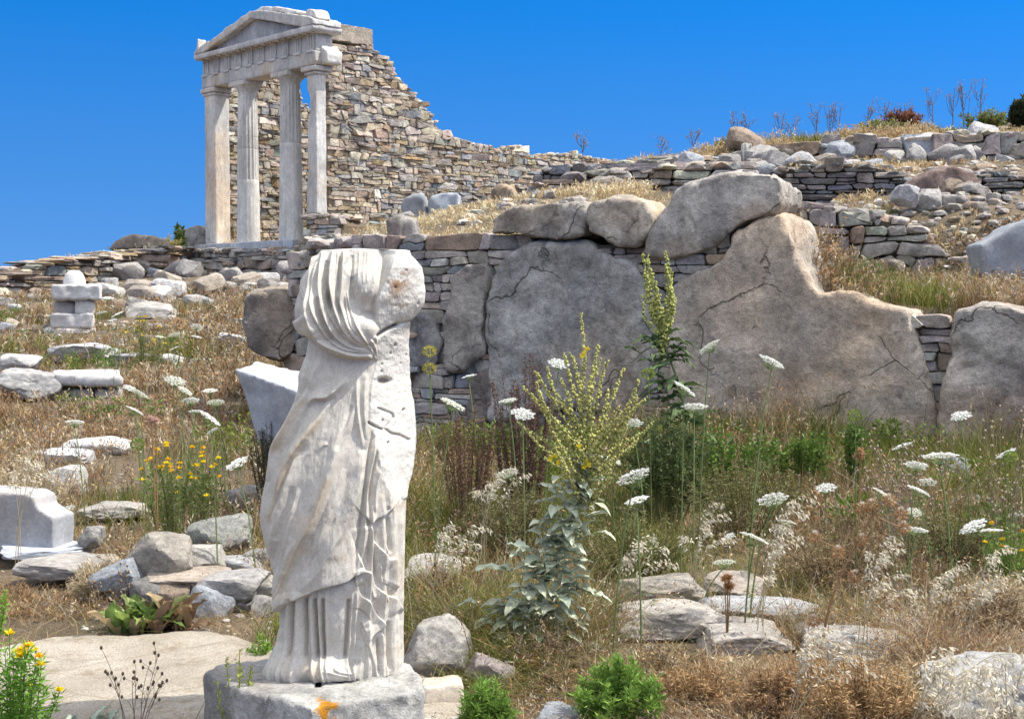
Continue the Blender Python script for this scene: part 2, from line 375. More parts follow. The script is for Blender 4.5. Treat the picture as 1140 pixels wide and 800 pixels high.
tag(mb.build('ground', m, org=(0, 0, 0)), kind='structure')

# pale sandy pavement in front of the statue, bottom left
pv = [(-30, 802), (-30, 736), (20, 726), (60, 716), (120, 716), (170, 712), (235, 705), (262, 716), (300, 728), (470, 756), (520, 800), (520, 830), (-30, 830)]
def fan(poly, z):
    pass
pm = MB(); xs = np.linspace(-2.9, .1, 170); ys = np.linspace(4.3, 6.9, 150); px_, py_ = np.meshgrid(xs, ys)
poly = [tuple(P(a, b_, EYE * F / (b_ - 330) if b_ < 830 else 4.8)[:2]) for a, b_ in pv]
poly = [(p[0], p[1]) for p in poly]
sdp = sdist(px_, py_, poly) + (fbm(np.stack([px_, py_, 0 * px_], -1).reshape(-1, 3) * 4, 3, 9).reshape(px_.shape)) * .05
zp = np.where(sdp > 0, .012 + .012 * np.clip(sdp / .04, 0, 1), -.05) + .004 * fbm(np.stack([px_, py_, 0 * px_], -1).reshape(-1, 3) * 9, 3, 4).reshape(px_.shape)
jj = np.arange(px_.size).reshape(px_.shape)
q = np.stack([jj[:-1, :-1], jj[:-1, 1:], jj[1:, 1:], jj[1:, :-1]], -1).reshape(-1, 4)
keep = (sdp.ravel()[q] > -.04).any(1)
pm.add(np.stack([px_, py_, zp], -1).reshape(-1, 3), q=q[keep], c=(.5, .44, .35))
m, n, b = mat('sandy paving stone')
co = nd(n, 'ShaderNodeTexCoord').outputs['Object']
c = ramp(n, noise(n, co, 2.2, 8, .7, .5), [(.3, (.25, .21, .16)), (.55, (.38, .335, .27)), (.72, (.47, .43, .37))])
c = mixrgb(n, 'MULTIPLY', c, ramp(n, noise(n, co, 110, 3, .8), [(.35, G(.6)), (.65, G(1.25))]), 1)
c = mixrgb(n, 'MIX', c, (.20, .155, .10), ramp(n, noise(n, co, 7, 8, .8), [(.54, G(0)), (.64, G(.75))]))
v_ = nd(n, 'ShaderNodeTexVoronoi', feature='DISTANCE_TO_EDGE'); v_.inputs['Scale'].default_value = 1.3; n.links.new(co, v_.inputs['Vector'])
c = mixrgb(n, 'MIX', (.2, .15, .1), c, ramp(n, v_.outputs[0], [(.003, G(0.6)), (.012, G(1))]))
n.links.new(c, b.inputs['Base Color']); b.inputs['Roughness'].default_value = .95
bp = nd(n, 'ShaderNodeBump'); bp.inputs['Distance'].default_value = .01; bp.inputs['Strength'].default_value = .7
n.links.new(noise(n, co, 70, 6, .8), bp.inputs['Height']); n.links.new(bp.outputs[0], b.inputs['Normal'])
tag(pm.build('pavement', m), kind='structure')
PAVE = poly
# ------------------------------------------------------------------ rubble masonry
def clip(poly, a, b_, c):            # keep a x + b y <= c
    out = []; n = len(poly)
    for i in range(n):
        p, q = poly[i], poly[(i + 1) % n]
        dp, dq = a * p[0] + b_ * p[1] - c, a * q[0] + b_ * q[1] - c
        if dp <= 0: out.append(p)
        if (dp < 0) != (dq < 0) and dp != dq:
            t = dp / (dp - dq); out.append((p[0] + t * (q[0] - p[0]), p[1] + t * (q[1] - p[1])))
    return out
def cells(s0, s1, z0, z1, w, h, seed):
    """coursed random rubble: wavy beds, slanting joints, some stones two courses high, some courses split in two"""
    rng = random.Random(seed); out = []; z = z0 - h; beds = [z]
    while z < z1 + h: z += h * rng.choice([.5, .7, .85, 1, 1.2, 1.5]); beds.append(z)
    nb = len(beds)
    def bed(k, s):
        k = max(0, min(nb - 1, k)); q = np.array([[s / w * .45, k * 7.3, seed * .7], [s / w * 1.7, k * 3.1 + 50, seed * .3]]); v = vn(q, 7)
        lo = beds[k] - beds[k - 1] if k else h; hi = beds[k + 1] - beds[k] if k < nb - 1 else h
        return beds[k] + min(lo, hi) * (.42 * v[0] + .26 * v[1])
    blocked = [[] for _ in range(nb + 2)]
    for k in range(nb - 1):
        s = s0 - w * rng.random(); th = beds[k + 1] - beds[k]; sl = 0
        while s < s1:
            ww = w * rng.choice([.4, .6, .8, 1, 1, 1.3, 1.7, 2.2]) * (.75 + .35 * th / h)
            bl = [b_ for b_ in blocked[k] if b_[0] - w * .3 < s + ww and b_[1] > s + 1e-4]
            if bl:
                b0 = min(bl)
                if b0[0] <= s + w * .3: s = b0[1]; sl = 0; continue
                ww = b0[0] - s
            hi = k + 1; big = rng.random() < .13 and not bl and ww < 1.4 * w and k + 2 < nb
            if big: hi = k + 2; blocked[k + 1].append((s, s + ww))
            sr = rng.uniform(-.3, .3) * th if not bl else 0
            e = s + ww; n = 3; bot = [(s - sl + (e - sr - s + sl) * t / n, bed(k, s + ww * t / n)) for t in range(n + 1)]; top = [(e + sr + (s + sl - e - sr) * t / n, bed(hi, e - ww * t / n)) for t in range(n + 1)]
            if not big and th > h * .9 and rng.random() < .3:      # split into two flat stones
                mid = [((a[0] + b_[0]) / 2, a[1] * .5 + b_[1] * .5 + rng.uniform(-.08, .08) * th) for a, b_ in zip(bot, top[::-1])]
                out.append(bot + mid[::-1]); out.append(mid + top)
            else: out.append(bot + top)
            s = e; sl = sr
    return [c for c in out if s0 <= sum(p[0] for p in c) / len(c) <= s1]
def stone(mb, poly, frame, gap, bulge, back, col, rng, round_=.09, lod=1):
    """one masonry stone from a cell polygon; frame(s, z, d) arrays -> world points"""
    p = np.array(poly); c = p.mean(0)
    nxt = np.roll(p, -1, 0)
    L = np.linalg.norm(nxt - p, axis=1); 
    if L.sum() < gap * 8: return
    q = []
    m_ = len(p); dirs = [(nxt[i] - p[i]) / max(L[i], 1e-9) for i in range(m_)]
    for i in range(m_):                              # cut only the true corners
        if dirs[i - 1] @ dirs[i] < .75:
            c1 = min(L[i - 1], L[i], 2.5 * gap + .25 * L.sum() / 8) * rng.uniform(.1, .75); q += [p[i] - dirs[i - 1] * c1, p[i] + dirs[i] * c1]
        else: q.append(p[i] + dirs[i] * 0)
    q = np.array(q); n = len(q); size = math.sqrt(abs(L.sum()))
    ext = np.maximum(np.abs(q - c).max(0), gap * 1.6); q = c + (q - c) * (1 - gap / ext) * (1 + rng.normal(0, .035, (n, 1)))
    r0 = np.linalg.norm(q - c, axis=1).min(); bl = min(bulge, r0 * .9)
    tx, tz = rng.normal(0, .16), rng.normal(-.02, .14); off = rng.uniform(-.35, .25) * bulge
    rings = [(1.0, -back), (1.0, .35 * bl), (.975, .78 * bl), (.91, .95 * bl), (.5, 1.0 * bl)]
    vs = []
    for k, (s_, d) in enumerate(rings):
        r = c + (q - c) * s_; dd = np.full(n, d)
        if k > 1: dd = dd + rng.normal(0, .10 * bl, n)
        if k > 0: dd = dd + off + (r[:, 0] - c[0]) * tx + (r[:, 1] - c[1]) * tz
        vs.append(np.column_stack([r, dd]))
    vs.append(np.array([[c[0], c[1], bl * 1.02 + off]]))
    v = np.concatenate(vs); f = []
    for k in range(len(rings) - 1):
        i = np.arange(n); j = (i + 1) % n; f.append(np.stack([k * n + i, k * n + j, (k + 1) * n + j, (k + 1) * n + i], 1))
    k = len(rings) - 1; i = np.arange(n); t = np.stack([k * n + i, k * n + (i + 1) % n, np.full(n, len(rings) * n)], 1)
    mb.add(frame(v[:, 0], v[:, 1], v[:, 2]), q=np.concatenate(f), t=t, c=col)
PAL_WARM = [((.48, .39, .29), 5), ((.54, .46, .36), 4), ((.42, .38, .33), 5), ((.38, .29, .19), 2.5), ((.46, .32, .19), 1), ((.35, .36, .36), 1.5), ((.62, .56, .48), 1.6), ((.28, .23, .19), 1)]
PAL_GREY = [((.43, .39, .34), 5), ((.37, .34, .31), 4), ((.50, .45, .38), 3), ((.40, .32, .25), 2.5), ((.33, .34, .35), 1.5), ((.58, .54, .48), 1.4), ((.42, .32, .24), 1)]
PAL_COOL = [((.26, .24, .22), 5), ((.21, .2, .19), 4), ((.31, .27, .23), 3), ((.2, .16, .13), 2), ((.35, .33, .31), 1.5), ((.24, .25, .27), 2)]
def pick(pal, rng):
    w = np.array([p[1] for p in pal]); c = np.array(pal[rng.choice(len(pal), p=w / w.sum())][0])
    return np.clip(c * rng.uniform(.75, 1.22) * (1 + rng.normal(0, .03, 3)), 0.02, .8)
def interp(prof, s): return float(np.interp(s, [a for a, _ in prof], [b_ for _, b_ in prof]))
def rubble_wall(name, a, b_, prof, base, w, h, pal, seed, material='rubble', thick=.6, bulge=.05, gap=.008, mortar=(.16, .13, .1), holes=(), label='', group=None, facing=1, mix=.1, cap=True, extra=None):
    """wall from ground point a to b_; prof = [(s, z top)] along it, base = [(s, z bottom)]; holes = polygons in (s, z) left out"""
    A = np.array(a, float); e = np.array(b_, float) - A; L = np.linalg.norm(e); e /= L
    nrm = np.array([e[1], -e[0]]) * facing                     # towards the viewer
    def frame(s, z, d):
        s = np.asarray(s, float); return np.column_stack([A[0] + e[0] * s + nrm[0] * d, A[1] + e[1] * s + nrm[1] * d, z])
    rng = np.random.default_rng(seed); mb = MB()
    zt = max(z for _, z in prof); zb = min(z for _, z in base)
    for cell in cells(prof[0][0], prof[-1][0], zb - h, zt, w, h, seed):
        c = np.array(cell).mean(0)
        if c[1] > interp(prof, c[0]) - h * .3 or c[1] < interp(base, c[0]) - h: continue
        if any(sdist(np.array([c[0]]), np.array([c[1]]), hp)[0] > -.01 for hp in holes): continue
        stone(mb, cell, frame, gap, bulge * rng.uniform(.6, 1.4), min(.12, thick * .3), pick(pal, rng), rng)
    # core of the wall, a little lower and behind the faces
    n = max(8, int((prof[-1][0] - prof[0][0]) / .12)); s = np.linspace(prof[0][0], prof[-1][0], n)
    t = np.array([interp(prof, k) for k in s]) - h * .75; bz = np.array([interp(base, k) for k in s]) - .4
    t = np.maximum(t + rng.normal(0, h * .12, n), bz + .05)
    f0, f1 = -.035, -thick
    v = np.concatenate([frame(s, bz, np.full(n, f0)), frame(s, t, np.full(n, f0)), frame(s, t, np.full(n, f1)), frame(s, bz, np.full(n, f1))])
    i = np.arange(n - 1); qq = []
    for k in range(4):
        m_ = (k + 1) % 4; qq.append(np.stack([k * n + i, k * n + i + 1, m_ * n + i + 1, m_ * n + i], 1))
    qq = np.concatenate(qq); ends = [[0, n, 2 * n, 3 * n], [n - 1, 4 * n - 1, 3 * n - 1, 2 * n - 1]]
    mb.add(v, q=np.concatenate([qq, ends]), c=mortar)
    if cap:                                                    # loose stones along the top
        s_ = prof[0][0]
        while s_ < prof[-1][0]:
            for dd in np.arange(.04, thick, w * .8):
                rv, rt = rockv(int(rng.integers(1e6)), 2, amp=.05)
                sc = np.array([w * rng.uniform(.3, .7), w * rng.uniform(.3, .6), h * rng.uniform(.3, .6)])
                yaw = rng.uniform(0, 3.1); rv = rv * sc; rv = np.column_stack([rv[:, 0] * math.cos(yaw) - rv[:, 1] * math.sin(yaw), rv[:, 0] * math.sin(yaw) + rv[:, 1] * math.cos(yaw), rv[:, 2]])
                o = frame(np.array([s_ + rng.uniform(-.3, .3) * w]), np.array([interp(prof, s_) - h * rng.uniform(.45, .75)]), np.array([-dd]))[0]
                mb.add(rv + o, t=rt, c=pick(pal, rng))
            s_ += w * rng.uniform(.6, 1.0)
    if extra: extra(mb, frame, rng)
    o = mb.build(name, M[material], sharp=38, org=frame(np.array([L / 2]), np.array([zb]), np.array([-thick / 2]))[0])
    return tag(o, label, 'wall', group)
def wl(a, b_, pts):
    """(px, py) list -> (s, z) on the wall plane a-b"""
    out = []
    d = Vector((b_[0] - a[0], b_[1] - a[1])).normalized()
    for px, py in pts:
        p = on_plane(px, py, a, b_); out.append(((p.x - a[0]) * d.x + (p.y - a[1]) * d.y, p.z))
    return out

# ---------- great wall: granite boulders with rubble packed between
def boulder(name, outline, a, b_, thick, front, voxel=.028, smooth=3, col=(.36, .34, .31), amp=.03, label='', cat='boulder', group=None, material='granite', seed=1, bulge=.035, tint=None, square=False):
    """a boulder grown from its outline on the plane a-b: extruded, voxel remeshed, rounded, roughened"""
    sz = wl(a, b_, outline); d = Vector((b_[0] - a[0], b_[1] - a[1])).normalized(); nrm = Vector((d.y, -d.x))
    n = len(sz); lay = [(-front, .97), (-front * .5, 1.0), (thick * .6, 1.0), (thick, .92)] if not square else [(-front, 1.0), (-front * .5, 1.0), (thick * .6, 1.0), (thick, 1.0)]
    c = np.array(sz).mean(0); v = []
    for dd, k in lay:
        for s_, z_ in sz:
            s2, z2 = c[0] + (s_ - c[0]) * k, c[1] + (z_ - c[1]) * k
            v.append((a[0] + d.x * s2 - nrm.x * dd, a[1] + d.y * s2 - nrm.y * dd, z2))
    f = [tuple(range(n)), tuple(range(4 * n - 1, 3 * n - 1, -1))]
    for k in range(3):
        for i in range(n): f.append((k * n + i, (k + 1) * n + i, (k + 1) * n + (i + 1) % n, k * n + (i + 1) % n))
    return sculpt(name, v, f, voxel, smooth, col, amp, label, cat, group, material, seed, bulge, nrm, tint)
def sculpt(name, v, f, voxel, smooth, col, amp, label, cat, group, material, seed, bulge=0, nrm=None, tint=None, parent=None, org=None, lf=1.3):
    me = bpy.data.meshes.new('t'); me.from_pydata([tuple(k) for k in v], [], f); me.update()
    import bmesh
    bm = bmesh.new(); bm.from_mesh(me); bmesh.ops.recalc_face_normals(bm, faces=bm.faces); bm.to_mesh(me); bm.free()
    o = bpy.data.objects.new('t', me); COL.objects.link(o)
    r = o.modifiers.new('r', 'REMESH'); r.mode = 'VOXEL'; r.voxel_size = voxel
    if smooth: s_ = o.modifiers.new('s', 'SMOOTH'); s_.factor = .5; s_.iterations = smooth
    dg = bpy.context.evaluated_depsgraph_get(); ev = o.evaluated_get(dg); m2 = ev.to_mesh()
    vv = mesh_arrays(m2); nn = np.empty(len(m2.vertices) * 3, np.float32); m2.vertex_normals.foreach_get('vector', nn); nn = nn.reshape(-1, 3).astype(float)
    nv = len(m2.loops); lv = np.empty(nv, np.int32); m2.loops.foreach_get('vertex_index', lv)
    tot = np.empty(len(m2.polygons), np.int32); m2.polygons.foreach_get('loop_total', tot)
    st = np.empty(len(m2.polygons), np.int32); m2.polygons.foreach_get('loop_start', st)
    q = lv[st[tot == 4][:, None] + np.arange(4)]; t = lv[st[tot == 3][:, None] + np.arange(3)]
    ev.to_mesh_clear(); bpy.data.objects.remove(o); bpy.data.meshes.remove(me)
    k = fbm(vv * lf + seed * 3.7, 3, seed) * bulge + fbm(vv * 4.5 * lf / 1.3 + seed, 5, seed + 5) * amp
    if material == 'granite': k = k - np.exp(-(fbm(vv * 1.7 + seed * 2.1, 3, seed + 21) / .03) ** 2) * .020 - np.abs(fbm(vv * 3.1 + seed, 4, seed + 31)) * .026
    vv = vv + nn * k[:, None]
    cc = np.array(col) * (1 + .16 * fbm(vv * 1.1 + seed, 4, seed + 9))[:, None]
    warm = np.clip(fbm(vv * .9 + 7 + seed, 4, seed + 3) * 1.2, 0, 1)[:, None]
    cc = cc * (1 - warm) + cc * np.array([1.12, .96, .8]) * warm
    if tint is not None: cc = tint(vv, cc)
    mb = MB(); mb.add(vv, q=q, t=t, c=np.clip(cc, 0, .9))
    o = mb.build(name, M[material], parent=parent, org=org)
    return tag(o, label, cat, group) if parent is None else o
GRP = 'granite boulders built into the great wall'
B = lambda pts, **k: boulder('granite_boulder', pts, WA, WB, k.pop('thick', .9), k.pop('front', .1), group=GRP, **k)
def red(cx, cy, cz, r, c2, k=.6):
    def f(v, c):
        d = np.sqrt(((v - [cx, cy, cz]) ** 2).sum(1)) / r; w = (np.clip(1 - d, 0, 1) * (.6 + .5 * fbm(v * 3, 4, 2)))[:, None] * k; w = np.clip(w, 0, 1)
        return c * (1 - w) + np.array(c2) * w
    return f
B([(548, 470), (542, 390), (546, 335), (556, 296), (575, 280), (603, 268), (650, 270), (690, 284), (716, 296), (724, 330), (738, 360), (735, 400), (722, 440), (700, 462), (640, 458), (600, 462)],
  seed=3, col=(.46, .44, .41), label='broad flat dark grey granite boulder behind the flowering mullein', bulge=.03)
B([(497, 402), (499, 360), (505, 310), (520, 294), (545, 290), (551, 306), (544, 350), (538, 395), (520, 412), (503, 412)], seed=5, col=(.44, .40, .35), front=.12, thick=.6, label='narrow upright granite slab leaning in the wall beside the broad boulder', bulge=.04)
B([(552, 262), (556, 240), (580, 231), (620, 226), (655, 226), (662, 238), (655, 262), (625, 270), (590, 264)], seed=7, col=(.46, .42, .37), front=.16, label='long rounded granite capstone on top of the wall, left of its neighbour', thick=.7)
B([(656, 240), (664, 226), (690, 220), (722, 224), (734, 240), (728, 262), (712, 276), (686, 272), (664, 258)], seed=8, col=(.50, .47, .42), front=.16, label='short pale granite capstone between the long capstone and the highest boulder', thick=.7)
B([(726, 282), (729, 262), (740, 234), (755, 213), (778, 200), (820, 193), (862, 190), (875, 199), (875, 226), (866, 238), (845, 244), (815, 260), (795, 278), (770, 287), (742, 289)], seed=11, col=(.50, .46, .41), front=.12, thick=1.1, label='highest rounded granite boulder perched on top of the wall', bulge=.05)
B([(745, 455), (744, 380), (746, 318), (780, 298), (806, 288), (818, 258), (846, 242), (872, 236), (880, 250), (890, 280), (908, 318), (915, 326), (950, 322), (985, 340), (1016, 344), (1028, 384), (1040, 440), (1044, 486), (1000, 494), (930, 500), (850, 495), (780, 488)],
  seed=13, col=(.58, .51, .43), voxel=.04, label='huge L shaped granite outcrop with a raised shoulder at its left end', bulge=.05, amp=.025)
B([(1050, 520), (1047, 470), (1050, 430), (1058, 380), (1068, 347), (1095, 337), (1130, 340), (1180, 352), (1230, 380), (1240, 540), (1140, 545)], seed=17, col=(.54, .49, .43), front=.16, label='large rounded granite boulder at the right end of the wall with a reddish base',
  tint=red(3.9, 10.6, .45, .75, (.36, .20, .13), .7))
B([(440, 405), (437, 372), (447, 352), (470, 345), (490, 352), (497, 380), (492, 406), (470, 412)], seed=19, col=(.3, .3, .3), front=.08, thick=.5, label='bluish granite stone low in the wall just right of the statue')
B([(588, 500), (590, 466), (625, 460), (662, 466), (668, 496), (640, 508)], seed=20, col=(.27, .25, .24), front=.06, thick=.5, label='grey foundation stone under the broad boulder behind the mullein')
B([(520, 470), (522, 420), (545, 404), (560, 420), (556, 460), (540, 474)], seed=23, col=(.3, .25, .22), front=.06, thick=.5, label='brownish stone at the foot of the narrow upright slab', voxel=.03)
B([(676, 470), (680, 444), (705, 436), (722, 446), (724, 470), (700, 480)], seed=24, col=(.33, .32, .31), front=.06, thick=.5, label='small grey stone wedged under the broad boulder at its right corner', voxel=.03)
A2 = (WA[0] - .55 * 1.098, WA[1] + .45 * .5)
P0 = (-1.62, 13.19)                                                        # wall start, a little left of WA on the same line
prof = wl(P0, WB, [(395, 262), (436, 262), (480, 254), (546, 254), (556, 262), (730, 262), (820, 262), (880, 320), (1040, 348), (1240, 370)])
base = wl(P0, WB, [(395, 470), (600, 495), (900, 505), (1240, 545)])
rubble_wall('rubble_wall', P0, WB, prof, base, .21, .11, PAL_GREY, 4, bulge=.035, thick=.75, gap=.004, mortar=(.20, .165, .125),
            label='drystone rubble packed between and beside the granite boulders of the great wall', cap=False)
# the drystone face left of and behind the statue
def TW(name, px0, px1, Y0, Y1, top, bot, *args, **k):
    a = (X(px0, Y0), Y0); b_ = (X(px1, Y1), Y1)
    return rubble_wall(name, a, b_, wl(a, b_, top), wl(a, b_, bot), *args, **k)
rubble_wall('rubble_wall', (-2.35, 14.35), P0, [(0, 1.95), (.3, 2.1), (.6, 2.2), (1.37, 2.2)], [(0, .3), (1.37, .3)], .25, .14, PAL_GREY, 6, bulge=.04, gap=.004, mortar=(.20, .165, .125),
            label='shaded drystone face directly behind the headless statue', cap=True)
# temple cella walls
O = np.array([-5.09, 35.5]); UU = np.array([-.677, .736]); VV = np.array([.736, .677])
a, b_ = tuple(O + VV * .25), tuple(O + VV * 13)
prof = wl(a, b_, [(366, 50), (408, 50), (414, 46), (422, 58), (432, 72), (442, 84), (452, 90), (458, 102), (470, 114), (482, 128), (490, 142), (500, 150), (516, 154), (530, 158), (545, 160), (556, 167), (566, 161), (580, 160), (592, 172), (606, 174), (614, 168), (640, 170), (670, 175), (700, 182)])
base = wl(a, b_, [(366, 262), (450, 256), (600, 232), (700, 225)])
def cella_extra(mb, frame, rng):
    for (s0, s1, z0, z1, d, c) in ((.0, 1.6, 8.28, 8.86, .03, (.42, .36, .29)), (.02, 1.5, 7.0, 7.26, .05, (.42, .37, .3))):
        n = 24; ss, zz_ = np.meshgrid(np.linspace(s0, s1, n), np.linspace(z0, z1, 9)); dd = np.full(ss.shape, d)
        dd[0] = dd[-1] = -.3; dd[:, 0] = dd[:, -1] = -.3
        v = frame(ss.ravel(), zz_.ravel(), dd.ravel() ); v += rng.normal(0, .008, v.shape)
        i = np.arange(n * 9).reshape(9, n); mb.add(v, q=np.stack([i[:-1, :-1], i[:-1, 1:], i[1:, 1:], i[1:, :-1]], -1).reshape(-1, 4), c=c)
rubble_wall('rubble_wall', a, b_, prof, base, .26, .14, PAL_WARM, 7, material='farrubble', bulge=.05, gap=.005, mortar=(.40, .32, .23), thick=.55, extra=cella_extra,
            label='tall ruined rubble wall stepping down to the right from the temple front')
a, b_ = tuple(O + UU * 5.0 + VV * .45), tuple(O + UU * 5.0 + VV * 9)
prof = wl(a, b_, [(255, 95), (270, 86), (300, 82), (318, 92), (334, 106), (344, 120), (356, 122), (380, 150), (430, 200)])
base = wl(a, b_, [(255, 285), (430, 285)])
rubble_wall('rubble_wall', a, b_, prof, base, .26, .14, PAL_WARM, 8, material='farrubble', bulge=.05, gap=.005, mortar=(.40, .32, .23), thick=.55,
            label='brown rubble side wall seen between the temple columns')
# terrace wall below the temple, hillside wall at the left
a, b_ = (-9.1, 38.6), (-2.55, 31.5)
rubble_wall('rubble_wall', a, b_, wl(a, b_, [(205, 276), (228, 275), (334, 275), (340, 262), (372, 260), (380, 268), (450, 270)]), wl(a, b_, [(205, 335), (450, 345)]), .42, .17, PAL_GREY, 9, material='farrubble', bulge=.07,
            mortar=(.1, .08, .07), label='low rubble terrace wall carrying the temple step', thick=.9)
a, b_ = (-5.35, 35.05), (-4.35, 34.4)
rubble_wall('rubble_wall', a, b_, [(0, 3.72), (.9, 3.78), (1.2, 3.5)], [(0, 2.9), (1.2, 2.9)], .34, .15, PAL_WARM, 19, material='farrubble', bulge=.07, thick=1.0, mortar=(.2, .15, .1),
            label='short rubble pier under the right hand pillar of the temple')
a, b_ = (-12.6, 28.2), (-9.0, 38.9)
rubble_wall('rubble_wall', a, b_, wl(a, b_, [(-60, 322), (0, 305), (30, 295), (60, 288), (100, 283), (128, 280), (150, 278), (210, 272)]), wl(a, b_, [(-60, 375), (0, 355), (100, 345), (210, 335)]), .75, .13, PAL_WARM, 10, material='farrubble', bulge=.1, gap=.012,
            mortar=(.16, .12, .09), label='brown wall of flat stone slabs on the slope at the far left', thick=1.0)
# tiers on the right hillside
TW('rubble_wall', 880, 1050, 15.1, 15.0, [(880, 232), (900, 222), (930, 224), (960, 228), (1000, 236), (1030, 252), (1050, 268)], [(880, 340), (1050, 335)], .26, .15, [((.42, .38, .33), 3), ((.36, .32, .28), 3), ((.5, .46, .41), 2), ((.38, .28, .2), 1)], 11, bulge=.09, gap=.01,
   mortar=(.1, .08, .06), label='low wall of pale rounded fieldstones behind the L shaped outcrop', thick=.8)
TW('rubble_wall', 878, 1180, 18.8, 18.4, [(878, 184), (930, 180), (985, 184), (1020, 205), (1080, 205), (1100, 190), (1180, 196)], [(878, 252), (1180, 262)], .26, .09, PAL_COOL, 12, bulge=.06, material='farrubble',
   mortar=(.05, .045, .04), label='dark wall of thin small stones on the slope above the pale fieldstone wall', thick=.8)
TW('rubble_wall', 700, 1200, 23.0, 22.4, [(700, 178), (760, 172), (840, 165), (900, 158), (950, 150), (1000, 150), (1060, 142), (1200, 144)], [(700, 215), (1200, 210)], .36, .17, PAL_GREY, 13, bulge=.12, material='farrubble',
   mortar=(.08, .07, .06), label='broken upper terrace wall of large grey stones below the grassy ridge', thick=1.0)
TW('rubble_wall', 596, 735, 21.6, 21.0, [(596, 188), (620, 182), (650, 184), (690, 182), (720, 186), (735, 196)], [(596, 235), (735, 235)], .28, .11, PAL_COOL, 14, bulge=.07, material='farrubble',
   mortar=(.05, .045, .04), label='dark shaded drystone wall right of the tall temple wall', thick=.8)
TW('rubble_wall', 612, 885, 19.4, 19.2, [(612, 196), (640, 190), (700, 182), (760, 178), (820, 178), (885, 184)], [(612, 232), (885, 225)], .42, .17, PAL_GREY, 15, bulge=.1, material='farrubble',
   mortar=(.08, .07, .06), label='row of big squared grey stones on the slope behind the highest boulder', thick=.8)
def hill_boulder(outline, Y, **k):
    pxs = [p[0] for p in outline]; a = (X(min(pxs), Y), Y); b_ = (X(max(pxs), Y - .01), Y - .01)
    return boulder(k.pop('name', 'granite_boulder'), outline, a, b_, k.pop('thick', .9), k.pop('front', .35), voxel=k.pop('voxel', .05), **k)
hill_boulder([(275, 365), (272, 345), (276, 326), (292, 320), (312, 320), (326, 326), (340, 345), (344, 372), (335, 396), (318, 404), (296, 400), (280, 388)], 14.5, seed=31, col=(.31, .30, .29), label='big round dark boulder left of the statue\'s shoulder', bulge=.06, thick=1.0)
hill_boulder([(985, 232), (1000, 212), (1020, 196), (1050, 186), (1078, 190), (1086, 206), (1076, 226), (1040, 236), (1010, 240)], 17.6, seed=33, col=(.30, .22, .19), label='slanting reddish boulder in the dark wall on the right slope', thick=.6)
hill_boulder([(548, 226), (546, 212), (555, 203), (568, 206), (577, 216), (574, 226), (562, 229)], 27, seed=35, col=(.42, .32, .23), label='round brown boulder at the foot of the tall temple wall', voxel=.06)
hill_boulder([(645, 226), (648, 208), (662, 198), (684, 196), (700, 204), (706, 216), (700, 226), (670, 230)], 17, seed=36, col=(.42, .38, .34), label='rounded pale boulder in the dry grass above the capstones', voxel=.05)
hill_boulder([(448, 246), (450, 222), (472, 216), (478, 240), (474, 250)], 30, seed=37, col=(.30, .33, .37), name='marble_block', material='marble', label='blue grey block on the slope, left one of the pair under the tall wall', voxel=.05, smooth=3)
hill_boulder([(478, 244), (480, 220), (500, 214), (512, 216), (512, 238), (500, 246)], 30, seed=38, col=(.34, .37, .41), name='marble_block', material='marble', label='blue grey block on the slope, right one of the pair under the tall wall', voxel=.05, smooth=3)
hill_boulder([(432, 280), (433, 244), (447, 240), (466, 246), (468, 276), (455, 284)], 13.4, seed=39, col=(.35, .33, .31), label='upright grey boulder at the left end of the great wall top', voxel=.035, thick=.4)
hill_boulder([(356, 284), (362, 271), (392, 266), (404, 272), (406, 286)], 16, seed=40, col=(.33, .36, .40), label='blue grey flat boulder peeping over the cut top of the statue', voxel=.04, thick=.5)
hill_boulder([(124, 280), (128, 268), (145, 261), (168, 262), (190, 268), (196, 278)], 38.5, seed=41, col=(.36, .30, .24), label='brown outcrop on the skyline at the top of the slab wall', voxel=.08)
hill_boulder([(1088, 288), (1086, 272), (1106, 262), (1124, 250), (1160, 240), (1180, 262), (1180, 330), (1090, 310)], 13.2, smooth=1, bulge=.03, thick=.4, front=.08, seed=42, col=(.33, .35, .38), label='pale blue veined boulder at the right edge above the wall', voxel=.05, material='marble')
hill_boulder([(198, 282), (196, 268), (205, 256), (222, 250), (232, 256), (234, 272)], 40.0, seed=44, col=(.42, .40, .37), label='grey rock on the skyline beside the left temple pillar', voxel=.08)

# ------------------------------------------------------------------ temple front
ZS = 3.1
T = empty('temple_facade', (O[0], O[1], ZS), 'white marble temple front with two columns, two square pillars and a broken pediment', 'temple', rz=math.atan2(-.736, .677))
def prism(mb, poly, y0, y1, c, n=1):
    k = len(poly); v = [(x, y0, z) for x, z in poly] + [(x, y1, z) for x, z in poly]
    for i in range(k): j = (i + 1) % k; mb.add([v[i], v[j], v[k + j], v[k + i]], q=[[3, 2, 1, 0]], c=c)
    cx = sum(p[0] for p in poly) / k; cz = sum(p[1] for p in poly) / k
    for y, r in ((y0, 0), (y1, 1)):
        vv = [(x, y, z) for x, z in poly] + [(cx, y, cz)]
        mb.add(vv, t=[[i, (i + 1) % k, k] if not r else [(i + 1) % k, i, k] for i in range(k)], c=c)
def tbox(mb, x0, x1, y0, y1, z0, z1, c=(.58, .54, .49)): mb.add(boxv(x0, x1, y0, y1, z0, z1), q=BOXQ, c=c)
def bev(o, w=.02):
    import bmesh
    bm = bmesh.new(); bm.from_mesh(o.data); bmesh.ops.remove_doubles(bm, verts=bm.verts, dist=1e-4); bm.to_mesh(o.data); bm.free()
    m_ = o.modifiers.new('bevel', 'BEVEL'); m_.width = w; m_.segments = 2; m_.limit_method = 'ANGLE'
    o.data.polygons.foreach_set('use_smooth', np.zeros(len(o.data.polygons), bool)); return o
